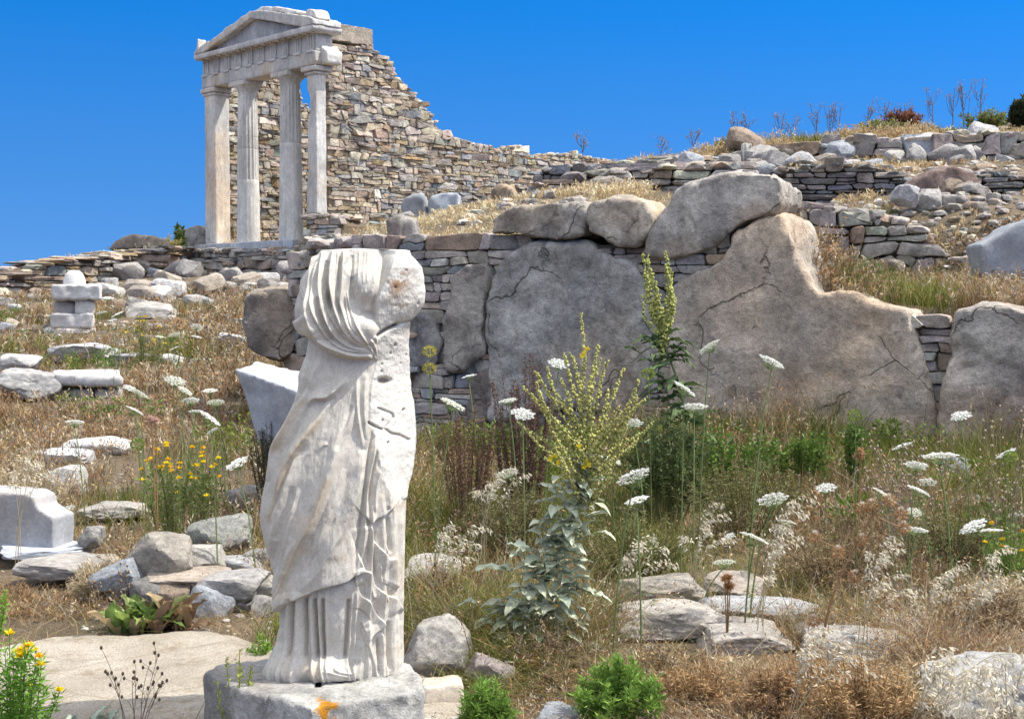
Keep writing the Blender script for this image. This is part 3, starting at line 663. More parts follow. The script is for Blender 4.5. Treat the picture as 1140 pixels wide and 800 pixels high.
TC = (.60, .58, .54); TG = (.55, .535, .51)
def tpart(name, mb, w=.02): return bev(mb.build(name, M['temple'], parent=T, org=(0, 0, 0), smooth=False), w)
mb = MB(); tbox(mb, -5.55, -.45, -.5, .35, -.24, 0, (.5, .52, .55)); tpart('step', mb)
def rocky(name, v, f, voxel, smooth, col, amp, seed, **k):
    return sculpt(name, v, f, voxel, smooth, col, amp, None, None, None, 'temple', seed, parent=T, org=(0, 0, 0), **k)
def polyprism(poly, y0, y1):
    k = len(poly); v = [(x, y0, z) for x, z in poly] + [(x, y1, z) for x, z in poly]
    f = [tuple(range(k)), tuple(range(2 * k - 1, k - 1, -1))] + [(i, (i + 1) % k, k + (i + 1) % k, k + i) for i in range(k)]
    return v, f
# square end pillars: left whole, right with a bite out of its inner edge and a block as foot
pl = rocky('pillar', *polyprism([(-5.37, 0), (-4.76, 0), (-4.78, 4.28), (-5.34, 4.28)], -.26, .24), .035, 2, TC, .006, 3)
c_ = MB(); tbox(c_, -5.40, -4.73, -.30, .28, 4.26, 4.34); tbox(c_, -5.44, -4.69, -.34, .32, 4.345, 4.475)
bev(c_.build('capital', M['temple'], parent=pl, org=(0, 0, 0), smooth=False), .03)
pr = rocky('pillar', *polyprism([(-.26, .66), (.22, .66), (.22, 1.5), (.21, 4.28), (-.22, 4.28), (-.18, 3.9), (-.06, 3.65), (-.07, 3.3), (-.18, 3.05), (-.18, 1.5), (-.26, 1.48)], -.19, .13), .03, 2, TC, .01, 5)
c_ = MB(); tbox(c_, -.26, .26, -.24, .2, 4.26, 4.34); tbox(c_, -.33, .33, -.30, .28, 4.345, 4.475)
bev(c_.build('capital', M['temple'], parent=pr, org=(0, 0, 0), smooth=False), .03)
def column(x, flute_from, joints, seed):
    na, nz = 120, 90; zs = np.sort(np.concatenate([np.linspace(0, 4.2, nz), np.array(joints) - .006, np.array(joints), np.array(joints) + .006])); nz = len(zs)
    th = np.arange(na) / na * 2 * math.pi; TH, Z = np.meshgrid(th, zs)
    r = .325 - .062 * (Z / 4.2) ** 1.15
    fl = sstep(flute_from - .02, flute_from + .02, Z); ph = np.abs(np.sin(TH * 9))
    r = r - fl * .030 * (1 - (1 - ph) ** 2.4) * sstep(4.2, 4.1, Z) * 1 + (1 - fl) * (-.006 * ph)
    for j in joints: r = r - .008 * np.exp(-((Z - j) / .006) ** 2)
    p = np.stack([x + r * np.cos(TH), r * np.sin(TH), Z], -1).reshape(-1, 3)
    r2 = 1 + .012 * fbm(p * 3, 4, seed); p[:, :2] = [x, 0] + (p[:, :2] - [x, 0]) * r2[:, None]
    i = np.arange(nz * na).reshape(nz, na); k = np.roll(i, -1, 1)
    mb = MB(); cc = np.array(TC) * (1 + .1 * np.sin(np.searchsorted(joints, p[:, 2]) * 2.1 + seed) + .06 * fbm(p * 2, 3, 8))[:, None]
    mb.add(p, q=np.stack([i[:-1], k[:-1], k[1:], i[1:]], -1).reshape(-1, 4), c=cc)
    co_ = mb.build('column', M['temple'], parent=T, org=(0, 0, 0), sharp=40)
    cap = MB(); pr_ = [(.262, 4.18), (.27, 4.2), (.30, 4.27), (.37, 4.33), (.385, 4.36), (.2, 4.37)]; m_ = 40
    v = [(x + r_ * math.cos(t_), r_ * math.sin(t_), z_) for r_, z_ in pr_ for t_ in np.arange(m_) / m_ * 2 * math.pi]
    i = np.arange(len(pr_) * m_).reshape(-1, m_); k = np.roll(i, -1, 1)
    cap.add(v, q=np.stack([i[:-1], k[:-1], k[1:], i[1:]], -1).reshape(-1, 4), c=TC)
    tbox(cap, x - .40, x + .40, -.36, .36, 4.36, 4.475); cap.build('capital', M['temple'], parent=co_, org=(0, 0, 0), sharp=30)
column(-3.42, 1.75, [1.75, 2.62, 2.95], 1); column(-1.27, 2.6, [2.6, 3.3], 2)
rocky('architrave', *polyprism([(-5.42, 4.48), (.34, 4.48), (.36, 4.6), (.32, 4.9), (-5.42, 4.9)], -.30, .30), .04, 2, TG, .008, 7)
fr = MB(); tbox(fr, -5.38, .30, -.24, .28, 4.905, 5.42, TG)
frieze = tpart('frieze', fr)
n_t = 10
for i in range(n_t):
    tg = MB(); x0 = -5.36 + i * (5.34 / (n_t - 1)); wg = .28
    for k in range(3): tbox(tg, x0 + k * .1, x0 + k * .1 + .075, -.285, -.2, 4.95, 5.36, TG)
    tbox(tg, x0 - .01, x0 + wg + .005, -.3, -.2, 5.365, 5.41, TG); tbox(tg, x0 - .01, x0 + wg + .005, -.33, -.25, 4.86, 4.945, TG)
    bev(tg.build('triglyph', M['temple'], parent=frieze, org=(0, 0, 0), smooth=False), .006)
rocky('cornice', *polyprism([(-5.78, 5.50), (-5.6, 5.425), (.56, 5.425), (.70, 5.50), (.70, 5.60), (-5.78, 5.60)], -.62, .45), .04, 2, TG, .012, 8)
mt = MB()
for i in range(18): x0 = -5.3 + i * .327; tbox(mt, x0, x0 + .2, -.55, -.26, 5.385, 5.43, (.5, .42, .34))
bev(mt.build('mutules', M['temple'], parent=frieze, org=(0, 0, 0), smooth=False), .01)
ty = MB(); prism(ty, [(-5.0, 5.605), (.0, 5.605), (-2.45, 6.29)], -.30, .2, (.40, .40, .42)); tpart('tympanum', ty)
rocky('raking_cornice', *polyprism([(-5.80, 5.605), (-5.82, 5.68), (-5.25, 5.80), (-4.75, 5.95), (-4.6, 5.93), (-3.95, 6.12), (-3.8, 6.21), (-3.3, 6.31), (-2.75, 6.46), (-2.45, 6.53), (-2.45, 6.30), (-3.4, 6.02), (-5.0, 5.605)], -.62, .4), .035, 2, TG, .02, 9)
rocky('raking_cornice', *polyprism([(-2.45, 6.53), (-1.7, 6.40), (-1.2, 6.26), (-.8, 6.17), (.1, 5.93), (.72, 5.76), (.74, 5.605), (.0, 5.605), (-1.5, 6.04), (-2.45, 6.30)], -.60, .4), .035, 2, TG, .02, 10)
rocky('roof_slab', *polyprism([(-2.55, 6.525), (-2.1, 6.60), (-1.5, 6.50), (-.9, 6.35), (-.3, 6.14), (-.5, 6.09), (-1.4, 6.32)], -.45, .35), .04, 2, (.78, .77, .74), .02, 11)
rocky('acroterion', *polyprism([(-5.72, 5.66), (-5.70, 6.0), (-5.6, 6.16), (-5.48, 6.12), (-5.46, 5.74)], -.45, -.1), .03, 3, TC, .02, 12)
rocky('acroterion', *polyprism([(.05, 5.93), (.0, 6.10), (.2, 6.15), (.5, 6.03), (.68, 5.84), (.66, 5.77)], -.4, .1), .04, 4, (.74, .71, .66), .02, 13)
rocky('broken_block', *polyprism([(.1, 4.50), (.55, 4.52), (.58, 4.8), (.5, 5.02), (.36, 4.95), (.32, 5.1), (.15, 5.0)], -.1, .42), .04, 2, (.72, .7, .66), .02, 14)

# the upper order is lower and its cornices shorter than first blocked out
def _squeeze(me):
    v = mesh_arrays(me); k = v[:, 2] > 4.905
    z = v[:, 2]; v[:, 2] = np.where(z > 4.48, 4.48 + (z - 4.48) * .86, z)
    x, y = v[:, 0].copy(), v[:, 1].copy()
    x = np.where(k & (x < -5.4), -5.4 + (x + 5.4) * .3, x); x = np.where(k & (x > .34), .34 + (x - .34) * .5, x); y = np.where(k & (y < -.3), -.3 + (y + .3) * .6, y)
    v[:, 0], v[:, 1] = x, y; me.vertices.foreach_set('co', v.astype(np.float32).ravel()); me.update()
for o in list(bpy.data.objects):
    if o.type == 'MESH' and (o.parent == T or (o.parent and o.parent.parent == T)) and o.name.split('.')[0] not in ('step', 'pillar', 'column', 'capital'): _squeeze(o.data)
# ------------------------------------------------------------------ headless draped statue
SC = P(380, 756, 5.0); dv = np.array([SC.x, SC.y]); dv /= np.linalg.norm(dv); rv_ = np.array([dv[1], -dv[0]])
sa = (SC.x, SC.y); sb = (SC.x + rv_[0], SC.y + rv_[1])
LEFT = [(278.5, 358), (283, 354), (290, 349), (297, 346.7), (304, 342.5), (322, 335.4), (332, 330.5), (342, 328), (354, 329), (367, 334), (374, 340), (377, 344), (382, 343), (396, 340.3), (417, 332.6), (435, 333), (457, 326), (483, 313), (520, 300), (537, 295.5), (552, 292.5), (570, 290.5), (584, 292), (600, 297), (618, 301), (635, 306), (653, 309), (677, 314), (693, 314), (707, 311), (720, 305), (735, 298), (745, 293), (752, 300), (757, 306)]
RIGHT = [(278.5, 438.5), (284, 441), (290, 448), (298, 457), (312, 462), (326, 466), (337, 467), (348, 463.5), (355, 458), (361, 456), (375, 455.5), (396, 455.5), (417, 457), (437, 458.5), (452, 461.7), (470, 463), (490, 464), (505, 463), (520, 461.5), (531, 459), (540, 455.5), (553, 453), (600, 451), (653, 450), (677, 449), (710, 449), (735, 450), (747, 449), (757, 446)]
NR, NF, NBk = 620, 620, 170
pys = np.linspace(278.5, 745, NR)
xl = np.interp(pys, [a for a, _ in LEFT], [b_ for _, b_ in LEFT]); xr = np.interp(pys, [a for a, _ in RIGHT], [b_ for _, b_ in RIGHT])
def px_to_s(px, py):
    dx, dy = (px - 570) / F, (400 - py) / F
    D = np.stack([dx, cp + dy * sp, -sp + dy * cp], -1)
    n0, n1 = rv_[1], -rv_[0]
    k = (sa[0] * n0 + sa[1] * n1) / (D[..., 0] * n0 + D[..., 1] * n1)
    s = (D[..., 0] * k - sa[0]) * rv_[0] + (D[..., 1] * k - sa[1]) * rv_[1]
    return s, EYE + D[..., 2] * k
sl, zr = px_to_s(xl, pys); srr, _ = px_to_s(xr, pys)
tF = np.linspace(-math.pi / 2, math.pi / 2, NF); tB = np.linspace(math.pi / 2, 3 * math.pi / 2, NBk + 2)[1:-1]
tt = np.concatenate([tF, tB]); NC = len(tt)
u = np.sin(tt); front = np.arange(NC) < NF
cx = (sl + srr) / 2; hw = (srr - sl) / 2
s = cx[:, None] + hw[:, None] * u[None]
DF = np.interp(pys, [278, 300, 330, 365, 400, 440, 500, 600, 680, 720, 745, 757], [.10, .14, .165, .17, .135, .15, .17, .185, .17, .165, .17, .17])
DB = np.interp(pys, [278, 320, 400, 500, 757], [.10, .14, .14, .16, .17])
pw = 2.6
prof_ = (1 - np.abs(u) ** pw).clip(0) ** (1 / pw)
d = np.where(front[None], DF[:, None] * prof_[None], -DB[:, None] * prof_[None])
crx = np.interp(pys, [278, 300, 350, 372, 420, 470, 500, 530, 560, 620, 680, 757], [440, 428, 418, 417, 411, 413, 419, 424, 432, 434, 434, 434])
crs, _ = px_to_s(crx, pys)
kk = np.interp(pys, [278, 300, 355, 372, 420, 530, 560, 757], [.3, .45, .55, .85, .95, .95, .5, .5])
d = d - kk[:, None] * np.log1p(np.exp((s - crs[:, None]) / .008)) * .008
# turn the front a little to the left of the viewer on the shaded side
d = d + .10 * np.minimum(0, s - crs[:, None]) * 0
def world(s, d, z): return np.stack([sa[0] + rv_[0] * s - dv[0] * d, sa[1] + rv_[1] * s - dv[1] * d, z], -1)
Z = np.broadcast_to(zr[:, None], s.shape)
base_w = world(s, d, Z); bx, by = project(base_w.reshape(-1, 3)); bx = bx.reshape(s.shape); by = by.reshape(s.shape)
qx, qy = bx[:, :NF], by[:, :NF]
def near(pts, rad):
    """distance, side (+ right of travel... y down) and parameter to the polyline, inside its bounding box"""
    p = np.array(pts, float); m_ = (qx > p[:, 0].min() - rad) & (qx < p[:, 0].max() + rad) & (qy > p[:, 1].min() - rad) & (qy < p[:, 1].max() + rad)
    x, y = qx[m_], qy[m_]; best = np.full(x.shape, 1e9); side = np.zeros(x.shape); par = np.zeros(x.shape)
    L = np.linalg.norm(np.diff(p, axis=0), axis=1); cum = np.concatenate([[0], np.cumsum(L)])
    for i in range(len(p) - 1):
        e = p[i + 1] - p[i]; t = np.clip(((x - p[i, 0]) * e[0] + (y - p[i, 1]) * e[1]) / (e @ e), 0, 1)
        dx, dy = x - p[i, 0] - t * e[0], y - p[i, 1] - t * e[1]; dd = np.hypot(dx, dy); k = dd < best
        best[k] = dd[k]; side[k] = np.sign(e[0] * dy - e[1] * dx)[k]; par[k] = ((cum[i] + t * L[i]) / cum[-1])[k]
    return m_, best, side, par
def smoothline(pts, n=6):
    p = np.array(pts, float)
    if len(p) < 3: return p
    t = np.arange(len(p)); out = []
    q = np.concatenate([[2 * p[0] - p[1]], p, [2 * p[-1] - p[-2]]])
    for i in range(len(p) - 1):
        a, b_, c, e = q[i], q[i + 1], q[i + 2], q[i + 3]
        for k in range(n):
            t = k / n; out.append(.5 * (2 * b_ + (c - a) * t + (2 * a - 5 * b_ + 4 * c - e) * t * t + (3 * b_ - a - 3 * c + e) * t ** 3))
    return np.array(out + [p[-1]])
ridge = np.zeros(qx.shape); groove = np.zeros(qx.shape); steps = np.zeros(qx.shape)
def ridg(amp, w, pts, w2=None, e0=.12, e1=.12):
    """rounded fold; w on the left of travel, w2 on the right"""
    w2 = w2 or w; pts = smoothline(pts); m_, d_, sd_, t_ = near(pts, 3.2 * max(w, w2))
    ww = np.where(sd_ > 0, w2, w); f = amp * np.exp(-(d_ / ww) ** 1.45) * np.clip(t_ / max(e0, 1e-3), 0, 1) ** .7 * np.clip((1 - t_) / max(e1, 1e-3), 0, 1) ** .7
    ridge[m_] = np.maximum(ridge[m_], f)
def grv(amp, w, pts, e=.12):
    pts = smoothline(pts); m_, d_, sd_, t_ = near(pts, 3 * w)
    f = amp * np.exp(-(d_ / w) ** 2) * np.clip(t_ / e, 0, 1) ** .6 * np.clip((1 - t_) / e, 0, 1) ** .6; groove[m_] = np.maximum(groove[m_], f)
def step(amp, L, pts, w=.8, side=1, e=.04):
    """cloth edge: the given side (1 = right hand of travel, y down) stands proud and fades over L px"""
    pts = smoothline(pts); m_, d_, sd_, t_ = near(pts, 3.5 * L)
    sg = d_ * sd_ * side; f = amp * np.where(sg > 0, np.exp(-(sg / L) ** 2), 0) * sstep(-.2, w * 2, sg)
    x, y = qx[m_], qy[m_]; d1 = pts[-1] - pts[-3]; d1 /= np.linalg.norm(d1); d0 = pts[0] - pts[2]; d0 /= np.linalg.norm(d0)
    o1 = np.where(t_ > .999, np.maximum((x - pts[-1][0]) * d1[0] + (y - pts[-1][1]) * d1[1], 0), 0); o0 = np.where(t_ < .001, np.maximum((x - pts[0][0]) * d0[0] + (y - pts[0][1]) * d0[1], 0), 0)
    f *= np.exp(-(o1 / 3) ** 2) * np.exp(-(o0 / 3) ** 2) * np.clip(t_ / e, 0, 1) ** .5 * np.clip((1 - t_) / e, 0, 1) ** .5; steps[m_] += f
def blob(amp, cx_, cy_, rx, ry, ang=0, pw_=1.0):
    c_, s_ = math.cos(R(ang)), math.sin(R(ang)); X_ = (qx - cx_) * c_ + (qy - cy_) * s_; Y_ = -(qx - cx_) * s_ + (qy - cy_) * c_
    return amp * np.exp(-((X_ / rx) ** 2 + (Y_ / ry) ** 2) ** pw_)
# folds of the mantle hanging from the shoulder and sweeping round the waist
ridg(.021, 3.0, [(353, 284), (350, 300), (347.6, 325), (348, 342), (352, 361), (358, 374), (366, 384), (380, 391), (394, 395.5), (413, 396)], 2.2, e0=.02)
ridg(.017, 1.8, [(357, 290), (352, 312), (352, 332), (356, 350), (361, 364), (370, 378), (384, 388), (400, 391), (414, 392)], e0=.02)
ridg(.019, 2.6, [(361.5, 280), (360, 298), (358.6, 316), (360.7, 332), (363.5, 348), (368, 362), (375, 374), (384, 382), (396, 388), (412, 391)], 1.8, e0=.01)
ridg(.012, 1.4, [(363, 320), (365, 335), (369, 350), (376, 364), (385, 375), (396, 383)])
ridg(.019, 3.0, [(373, 279), (370, 305), (371, 322), (373, 340), (378, 356), (384, 369), (394, 380), (406, 387)], 2.0, e0=.01)
ridg(.010, 1.3, [(377, 279), (376, 300), (376, 322), (379, 342), (385, 360)], e0=.01)
ridg(.018, 2.8, [(383.5, 279), (382.5, 305), (382, 322), (380, 337), (384, 352), (389, 366), (397, 378), (407, 385)], 1.9, e0=.01)
ridg(.011, 1.5, [(386, 322), (389, 338), (393, 352), (398, 366), (405, 378), (411, 386)])
ridg(.010, 1.3, [(385, 325), (387, 345), (391, 362), (399, 375)])
grv(.020, 3.0, [(366, 290), (365, 305), (366, 323), (368, 336), (372, 350)]); grv(.014, 2.0, [(356, 330), (359, 350), (365, 368), (374, 381)])
grv(.014, 1.8, [(378.5, 285), (377, 310), (377, 335), (381, 352)]); grv(.012, 2.2, [(392, 284), (391, 305), (391, 322), (394, 336)])
for i, x in enumerate((400, 405.5, 409, 415.5)):
    ridg(.0035, 1.2, [(x + (1 if i % 2 else 0), 280), (x - 1, 300), (x - 2 + i * .3, 316)], e0=.02)
    ridg(.004, 1.3, [(x - 3, 322), (x - 5 + i * .7, 338), (x - 5 + i * .5, 350)])
soft = blob(.038, 410, 317, 15, 17, 0, 1.4) + blob(.030, 349, 348, 12, 22, -8, 1.5) + blob(.040, 402, 366, 16, 21, -38, 1.7) + blob(.02, 365, 330, 22, 40)
soft += blob(-.022, 409, 350, 14, 5, 14) + blob(.016, 336, 311, 7, 14, 20)
ridg(.006, 1.5, [(346, 298), (340, 318), (345, 330)]); ridg(.006, 1.5, [(343, 305), (338, 322), (343, 333)])
step(.030, 14, [(330, 356), (338, 372), (352, 377), (362, 388), (380, 397), (414, 400)], side=-1)
ridg(.015, 2.6, [(411, 378), (416, 386), (420, 397), (421, 402)]); ridg(.013, 2.4, [(415, 374), (421, 383), (425, 391)]); ridg(.012, 2.2, [(408, 384), (414, 392), (419, 401)])
# mantle over hips and legs: long diagonals
DG = [(.014, 5, 3, [(386.7, 421.7), (378, 431), (367, 441), (353, 443), (343, 452)]), (.016, 6, 3.5, [(373, 441), (356.7, 468), (345, 486), (331.7, 506.7), (322, 526), (311.6, 560), (302, 578)]),
      (.014, 6, 4, [(350, 423), (338, 448), (323, 477), (308, 503), (300, 535)]), (.017, 8, 4, [(400, 440), (390, 466.7), (380, 487), (373, 513), (366, 533), (350, 579), (332.6, 614), (318.6, 649), (312, 668)]),
      (.005, 4, 3.5, [(388, 480), (380, 489), (373, 493), (362, 495), (354, 504)]), (.012, 7, 4, [(404, 500), (398, 540), (384, 580), (371, 607), (357, 635), (338, 656)]),
      (.010, 5, 3, [(343, 400), (340, 430), (330, 460)]), (.011, 6, 4, [(345, 470), (330, 520), (318, 560), (306, 600), (303, 622)]), (.006, 3, 3, [(398, 415), (397, 440), (399, 470), (404, 500)]),
      (.006, 4, 3, [(408, 415), (405, 450), (407, 490)]), (.008, 5, 3, [(360, 400), (350, 420), (345, 440)]), (.008, 6, 4, [(384, 520), (372, 560), (356, 600), (340, 636)]), (.006, 3, 3, [(336, 540), (324, 590), (314, 640)])]
for a, w1, w2, p in DG: ridg(a * 2.6, w2 * 1.1, p, w1 * 1.2, e0=.35, e1=.35)
grv(.009, 2.4, [(392, 450), (383, 478), (376, 500)]); grv(.009, 2.6, [(330, 540), (318, 575), (310, 600)]); grv(.008, 3, [(352, 560), (336, 600), (322, 636)]); grv(.008, 2, [(349, 445), (336, 470), (318, 505)])
grv(.012, 1.4, [(414, 480), (409, 510), (405, 540), (400, 582), (395, 617), (393, 634)]); ridg(.014, 2.6, [(419, 488), (412, 520), (407, 550), (403, 600), (400, 628)], 1.6)
grv(.014, 1.5, [(420, 500), (412, 540), (410, 582), (409, 612), (409, 632)]); ridg(.012, 2.2, [(424, 520), (417, 545), (415, 570)])
soft += blob(.030, 350, 545, 44, 85, 18) + blob(.02, 378, 640, 26, 60)
# hem of the mantle above the pleated tunic
step(.034, 26, [(306, 690), (315, 680), (321, 672), (330, 668), (345, 661), (356, 655), (370, 650), (386, 645), (394, 639), (406, 634)], side=-1, e=.02)
# zigzag fall of cloth at the right
step(0.0177, 20, [(449, 548), (443, 556), (431, 570), (419, 577), (412, 583)], side=-1 * -1)
step(0.0150, 16, [(412, 583), (416, 600), (425.6, 612.5), (431, 620), (438, 619.5), (444, 628), (444, 645), (440, 655)], side=1)
step(0.0122, 14, [(393, 650), (393.5, 634), (400, 630), (406, 633), (413, 637), (418.6, 651), (429, 660), (440, 665), (447, 678)], side=1)
step(0.0150, 14, [(396, 643), (401, 659), (410, 667), (418.6, 682), (427, 694), (416, 706), (407, 712), (404, 702), (400, 690)], side=1)
step(0.0109, 10, [(400, 700), (407, 717), (413, 733), (417, 754)], side=-1)
ridg(.012, 2.5, [(430, 532), (431, 550), (429, 566)]); ridg(.012, 3, [(424, 585), (425, 600), (431, 616)]); ridg(.012, 2.5, [(437, 560), (437, 590), (438, 615)]); ridg(.012, 2.6, [(438, 625), (436, 645), (432, 660)])
ridg(.012, 2.4, [(421, 625), (424, 650), (430, 672)]); ridg(.010, 2.2, [(409, 640), (412, 655), (415, 666)]); grv(.012, 1.6, [(416, 590), (415, 620), (418, 645)]); grv(.012, 1.8, [(431, 575), (432, 600), (433, 615)])
# tunic pleats and the foot
for x0, x1, a, w in ((318, 306, .018, 3.4), (323, 316, .016, 3), (334, 330, .020, 4), (347.5, 350, .018, 3), (356, 359, .014, 2.4), (364, 364, .010, 2.0), (391, 386, .010, 2.2), (396, 392, .012, 2.2)):
    ridg(a, w, [(x0, 656), (x0 + (x1 - x0) * .3, 690), (x0 + (x1 - x0) * .55, 715), (x1, 738), (x1 - 3 if x1 < 345 else x1 + 3, 764)], e0=.12, e1=.01)
for x0, x1 in ((328, 322), (341.5, 341), (352, 355), (361, 362), (388, 384)): grv(.022, 1.9, [(x0, 664), ((x0 + x1) / 2, 700), (x1, 732)], e=.05)
soft += blob(.022, 375, 690, 16, 40) + blob(.036, 366, 746, 30, 13, 4, 1.5) + blob(.03, 318, 746, 20, 14)
for p in ([(352, 735), (343, 745), (338, 754)], [(362, 737), (355, 747), (356, 755)], [(372, 740), (380, 745), (392, 748)], [(356, 742), (372, 746), (390, 752)]): ridg(.010, 2, p)
ridg(.016, 4, [(404, 712), (401, 735), (397, 754)], e1=.01); grv(.014, 1.5, [(420, 708), (420, 730), (421, 752)]); ridg(.016, 4, [(424, 700), (425, 730), (424, 754)], e1=.01)
grv(.016, 2, [(431, 690), (431, 720), (432, 745)]); ridg(.012, 6, [(440, 680), (441, 715), (442, 748)], e1=.01)
for x, w in ((300, 3), (308, 2.5), (319, 3), (328, 3.2), (398, 2.5), (409, 3), (428, 3), (437, 3)): ridg(.012, w, [(x + (8 if x < 330 else 0), 718), (x + 2, 742), (x, 766)], e0=.5, e1=.01)
# irregular weathered variation of the cloth
steps += .0030 * fbm(np.stack([qx * .05 + qy * .012, qy * .02, 0 * qx], -1).reshape(-1, 3) * 3, 3, 71).reshape(qx.shape)
for x0, x1, w in ((424, 426, 4), (436, 437, 4.5), (445, 445, 3), (412, 409, 3)): ridg(.013, w, [(x0, 545 + w), ((x0 + x1) / 2 + 1, 620), (x1, 690), (x1, 766)], e0=.2, e1=.01)
# broken parts
slab = [(426, 277), (445, 277), (462, 290), (475, 325), (472, 345), (456, 357), (441, 360), (424, 371), (418, 358), (416, 335), (421, 318), (426, 300)]
rough_ = [(418, 372), (441, 361), (456, 357), (475, 365), (475, 545), (449, 556), (437, 552), (424, 534), (419, 505), (413, 478), (409, 470), (411, 430), (418, 402)]
sdS = -0 + sdist(qx, qy, slab); sdR = sdist(qx, qy, rough_)
mS, mR = sstep(-.5, 2.5, sdS), sstep(-1, 2.5, sdR)
det = ridge - groove + steps + soft
P3 = np.stack([qx * .1, qy * .1, 0 * qx], -1).reshape(-1, 3)
nS = (fbm(P3 * 1.2, 5, 41)).reshape(qx.shape); nR = fbm(P3 * 1.1, 6, 43, .58).reshape(qx.shape); nF = fbm(P3 * np.array([9, 3, 1]), 4, 44).reshape(qx.shape)
nV = fbm(P3 * np.array([6, .55, 1]), 4, 45).reshape(qx.shape)
det = det * (1 - mS) * (1 - mR) + mS * (.045 + .0022 * nS - .0008 * (qy - 320)) + mR * (.010 + .0022 * nR)
det += (1 - mS) * (1 - mR) * (.0002 * nV + .0002 * nF) + (mS + mR).clip(0, 1) * .0006 * nF
pit = np.zeros(qx.shape)
for x, y, r, a in ((442, 301, 1.1, .012), (434.4, 320, 1.6, .014), (459, 338, 1.6, .012), (438.6, 383.5, 1.8, .022), (433.7, 393, 1.5, .02), (424, 413, 1.4, .02), (424, 405, 1.2, .015), (447.5, 456, 1.8, .025), (425, 467.5, 1.5, .018), (431, 492.5, 1.6, .02), (444, 404, 1, .012), (436, 340, 1.2, .01), (450, 395, 1.3, .01)):
    pit = np.maximum(pit, a * .6 * np.exp(-((qx - x) ** 2 + ((qy - y) * .75) ** 2) / (r * .7) ** 2))
pit = np.maximum(pit, .022 * np.exp(-(((qx - 427) / 8) ** 2 + ((qy - 424) / 4.2) ** 2) ** 1.5))
for p, a, w in (([(420, 454), (428, 457), (435, 460), (437, 464)], .012, 1.1), ([(437, 464), (433, 470), (428, 475)], .010, 1.0), ([(410, 470), (416, 474), (424, 477.5)], .014, 1.2), ([(428, 477), (435, 482), (444, 484), (454, 489)], .014, 1.2), ([(441, 361), (430, 366), (420, 373)], .02, 2.0)):
    pts = smoothline(p); m_, d_, sd_, t_ = near(pts, 6); pit[m_] = np.maximum(pit[m_], a * np.exp(-(d_ / w) ** 2))
pit = pit + 0; det -= pit
D2 = np.zeros(s.shape); D2[:, :NF] = det
edge = np.ones(NC); edge[:NF] = np.clip((math.pi / 2 - np.abs(tF)) / .22, 0, 1) ** .8
D2 *= edge[None]
bk = ~front; pb = np.stack([s[:, bk] * 12, Z[:, bk] * 12, s[:, bk] * 0], -1).reshape(-1, 3)
D2[:, bk] = .012 * fbm(pb, 5, 46).reshape(D2[:, bk].shape) * np.sin(tt[bk] - math.pi / 2).clip(0, 1)
nx_, nd_ = u * .75, np.where(front, 1.0, -1.0) * np.sqrt(1 - (u * .75) ** 2)
s2 = s + D2 * nx_[None]; d2 = d + D2 * nd_[None]
# rough rear corner standing out beyond the right hand outline
bulge_r = np.interp(pys, [430, 450, 500, 520, 540], [0, .03, .042, .03, 0])[:, None] * (np.exp(-((tt - 2.2) / .45) ** 2) * bk)[None]
s2 = s2 + bulge_r
zt = Z + 0.0
vtx = world(s2, d2, zt).reshape(-1, 3)
ii = np.arange(NR * NC).reshape(NR, NC); jj = np.roll(ii, -1, 1)
quads = np.stack([ii[1:], jj[1:], jj[:-1], ii[:-1]], -1).reshape(-1, 4)
col = np.ones((NR, NC, 3)) * np.array([.57, .53, .46])
cf = col[:, :NF]
def stain_tone(mask, c_): 
    global cf
    k = mask.clip(0, 1)[..., None]; cf[...] = cf * (1 - k) + np.array(c_) * k
stain_tone(mS * .9, (.66, .63, .57)); stain_tone(mR * .9, (.64, .61, .55))
stain_tone(sstep(.25, .9, fbm(P3 * .5, 4, 51).reshape(qx.shape)) * .5 * (1 - mS) * (1 - mR) * sstep(400, 470, qy), (.56, .46, .34))
for p in ([(357, 468), (331.7, 506.7), (315, 545), (302, 578)], [(366, 533), (350, 579), (332, 614), (318, 650)], [(338, 448), (323, 477), (312, 500)]):
    m_, d_, sd_, t_ = near(smoothline(p), 9); k_ = np.zeros(qx.shape); k_[m_] = .8 * np.exp(-(d_ / 4) ** 2); stain_tone(k_, (.50, .41, .29))
sm = blob(1, 392, 300, 9, 20) * sstep(-.25, .15, nR); stain_tone(sm * .95, (.20, .20, .21))
sm = blob(1, 367, 328, 3, 10); stain_tone(sm * .8, (.14, .11, .06))  # dark brown tone along the groove between the folds
stain_tone(blob(1, 436, 316, 10, 16, 10) * sstep(-.25, .15, nS + nR) * .95, (.28, .16, .08)); stain_tone(blob(1, 446, 342, 8, 4) * sstep(-.3, .1, nR) * .9, (.36, .24, .13))
stain_tone(blob(1, 454, 362, 3, 8) * .5, (.4, .27, .12))
for x, y in ((375, 568), (377, 573), (373, 576), (379, 562), (386, 567), (388, 570), (389, 566), (393, 571), (397, 572), (391, 575), (376, 565), (383, 578)):
    stain_tone(blob(.55, x, y, 1.4, 1.6), (.16, .16, .17))
stain_tone(sstep(.006, .02, pit) * .75, (.10, .075, .05))  # pits and cracks toned dark brown by their depth
stain_tone(blob(.5, 374, 665, 8, 14) * sstep(.1, .7, nR + .3), (.38, .38, .38)); stain_tone(sstep(.4, .9, nR) * .35 * sstep(690, 740, qy), (.3, .28, .25))
bc = fbm(pb, 3, 60).reshape(NR, bk.sum()); col[:, NF:] = np.array([.38, .38, .38]) * (1 + .2 * bc)[..., None]
mb = MB(); mb.add(vtx, q=quads, c=col.reshape(-1, 3))
topc = vtx[:NC].mean(0); botc = vtx[-NC:].mean(0)
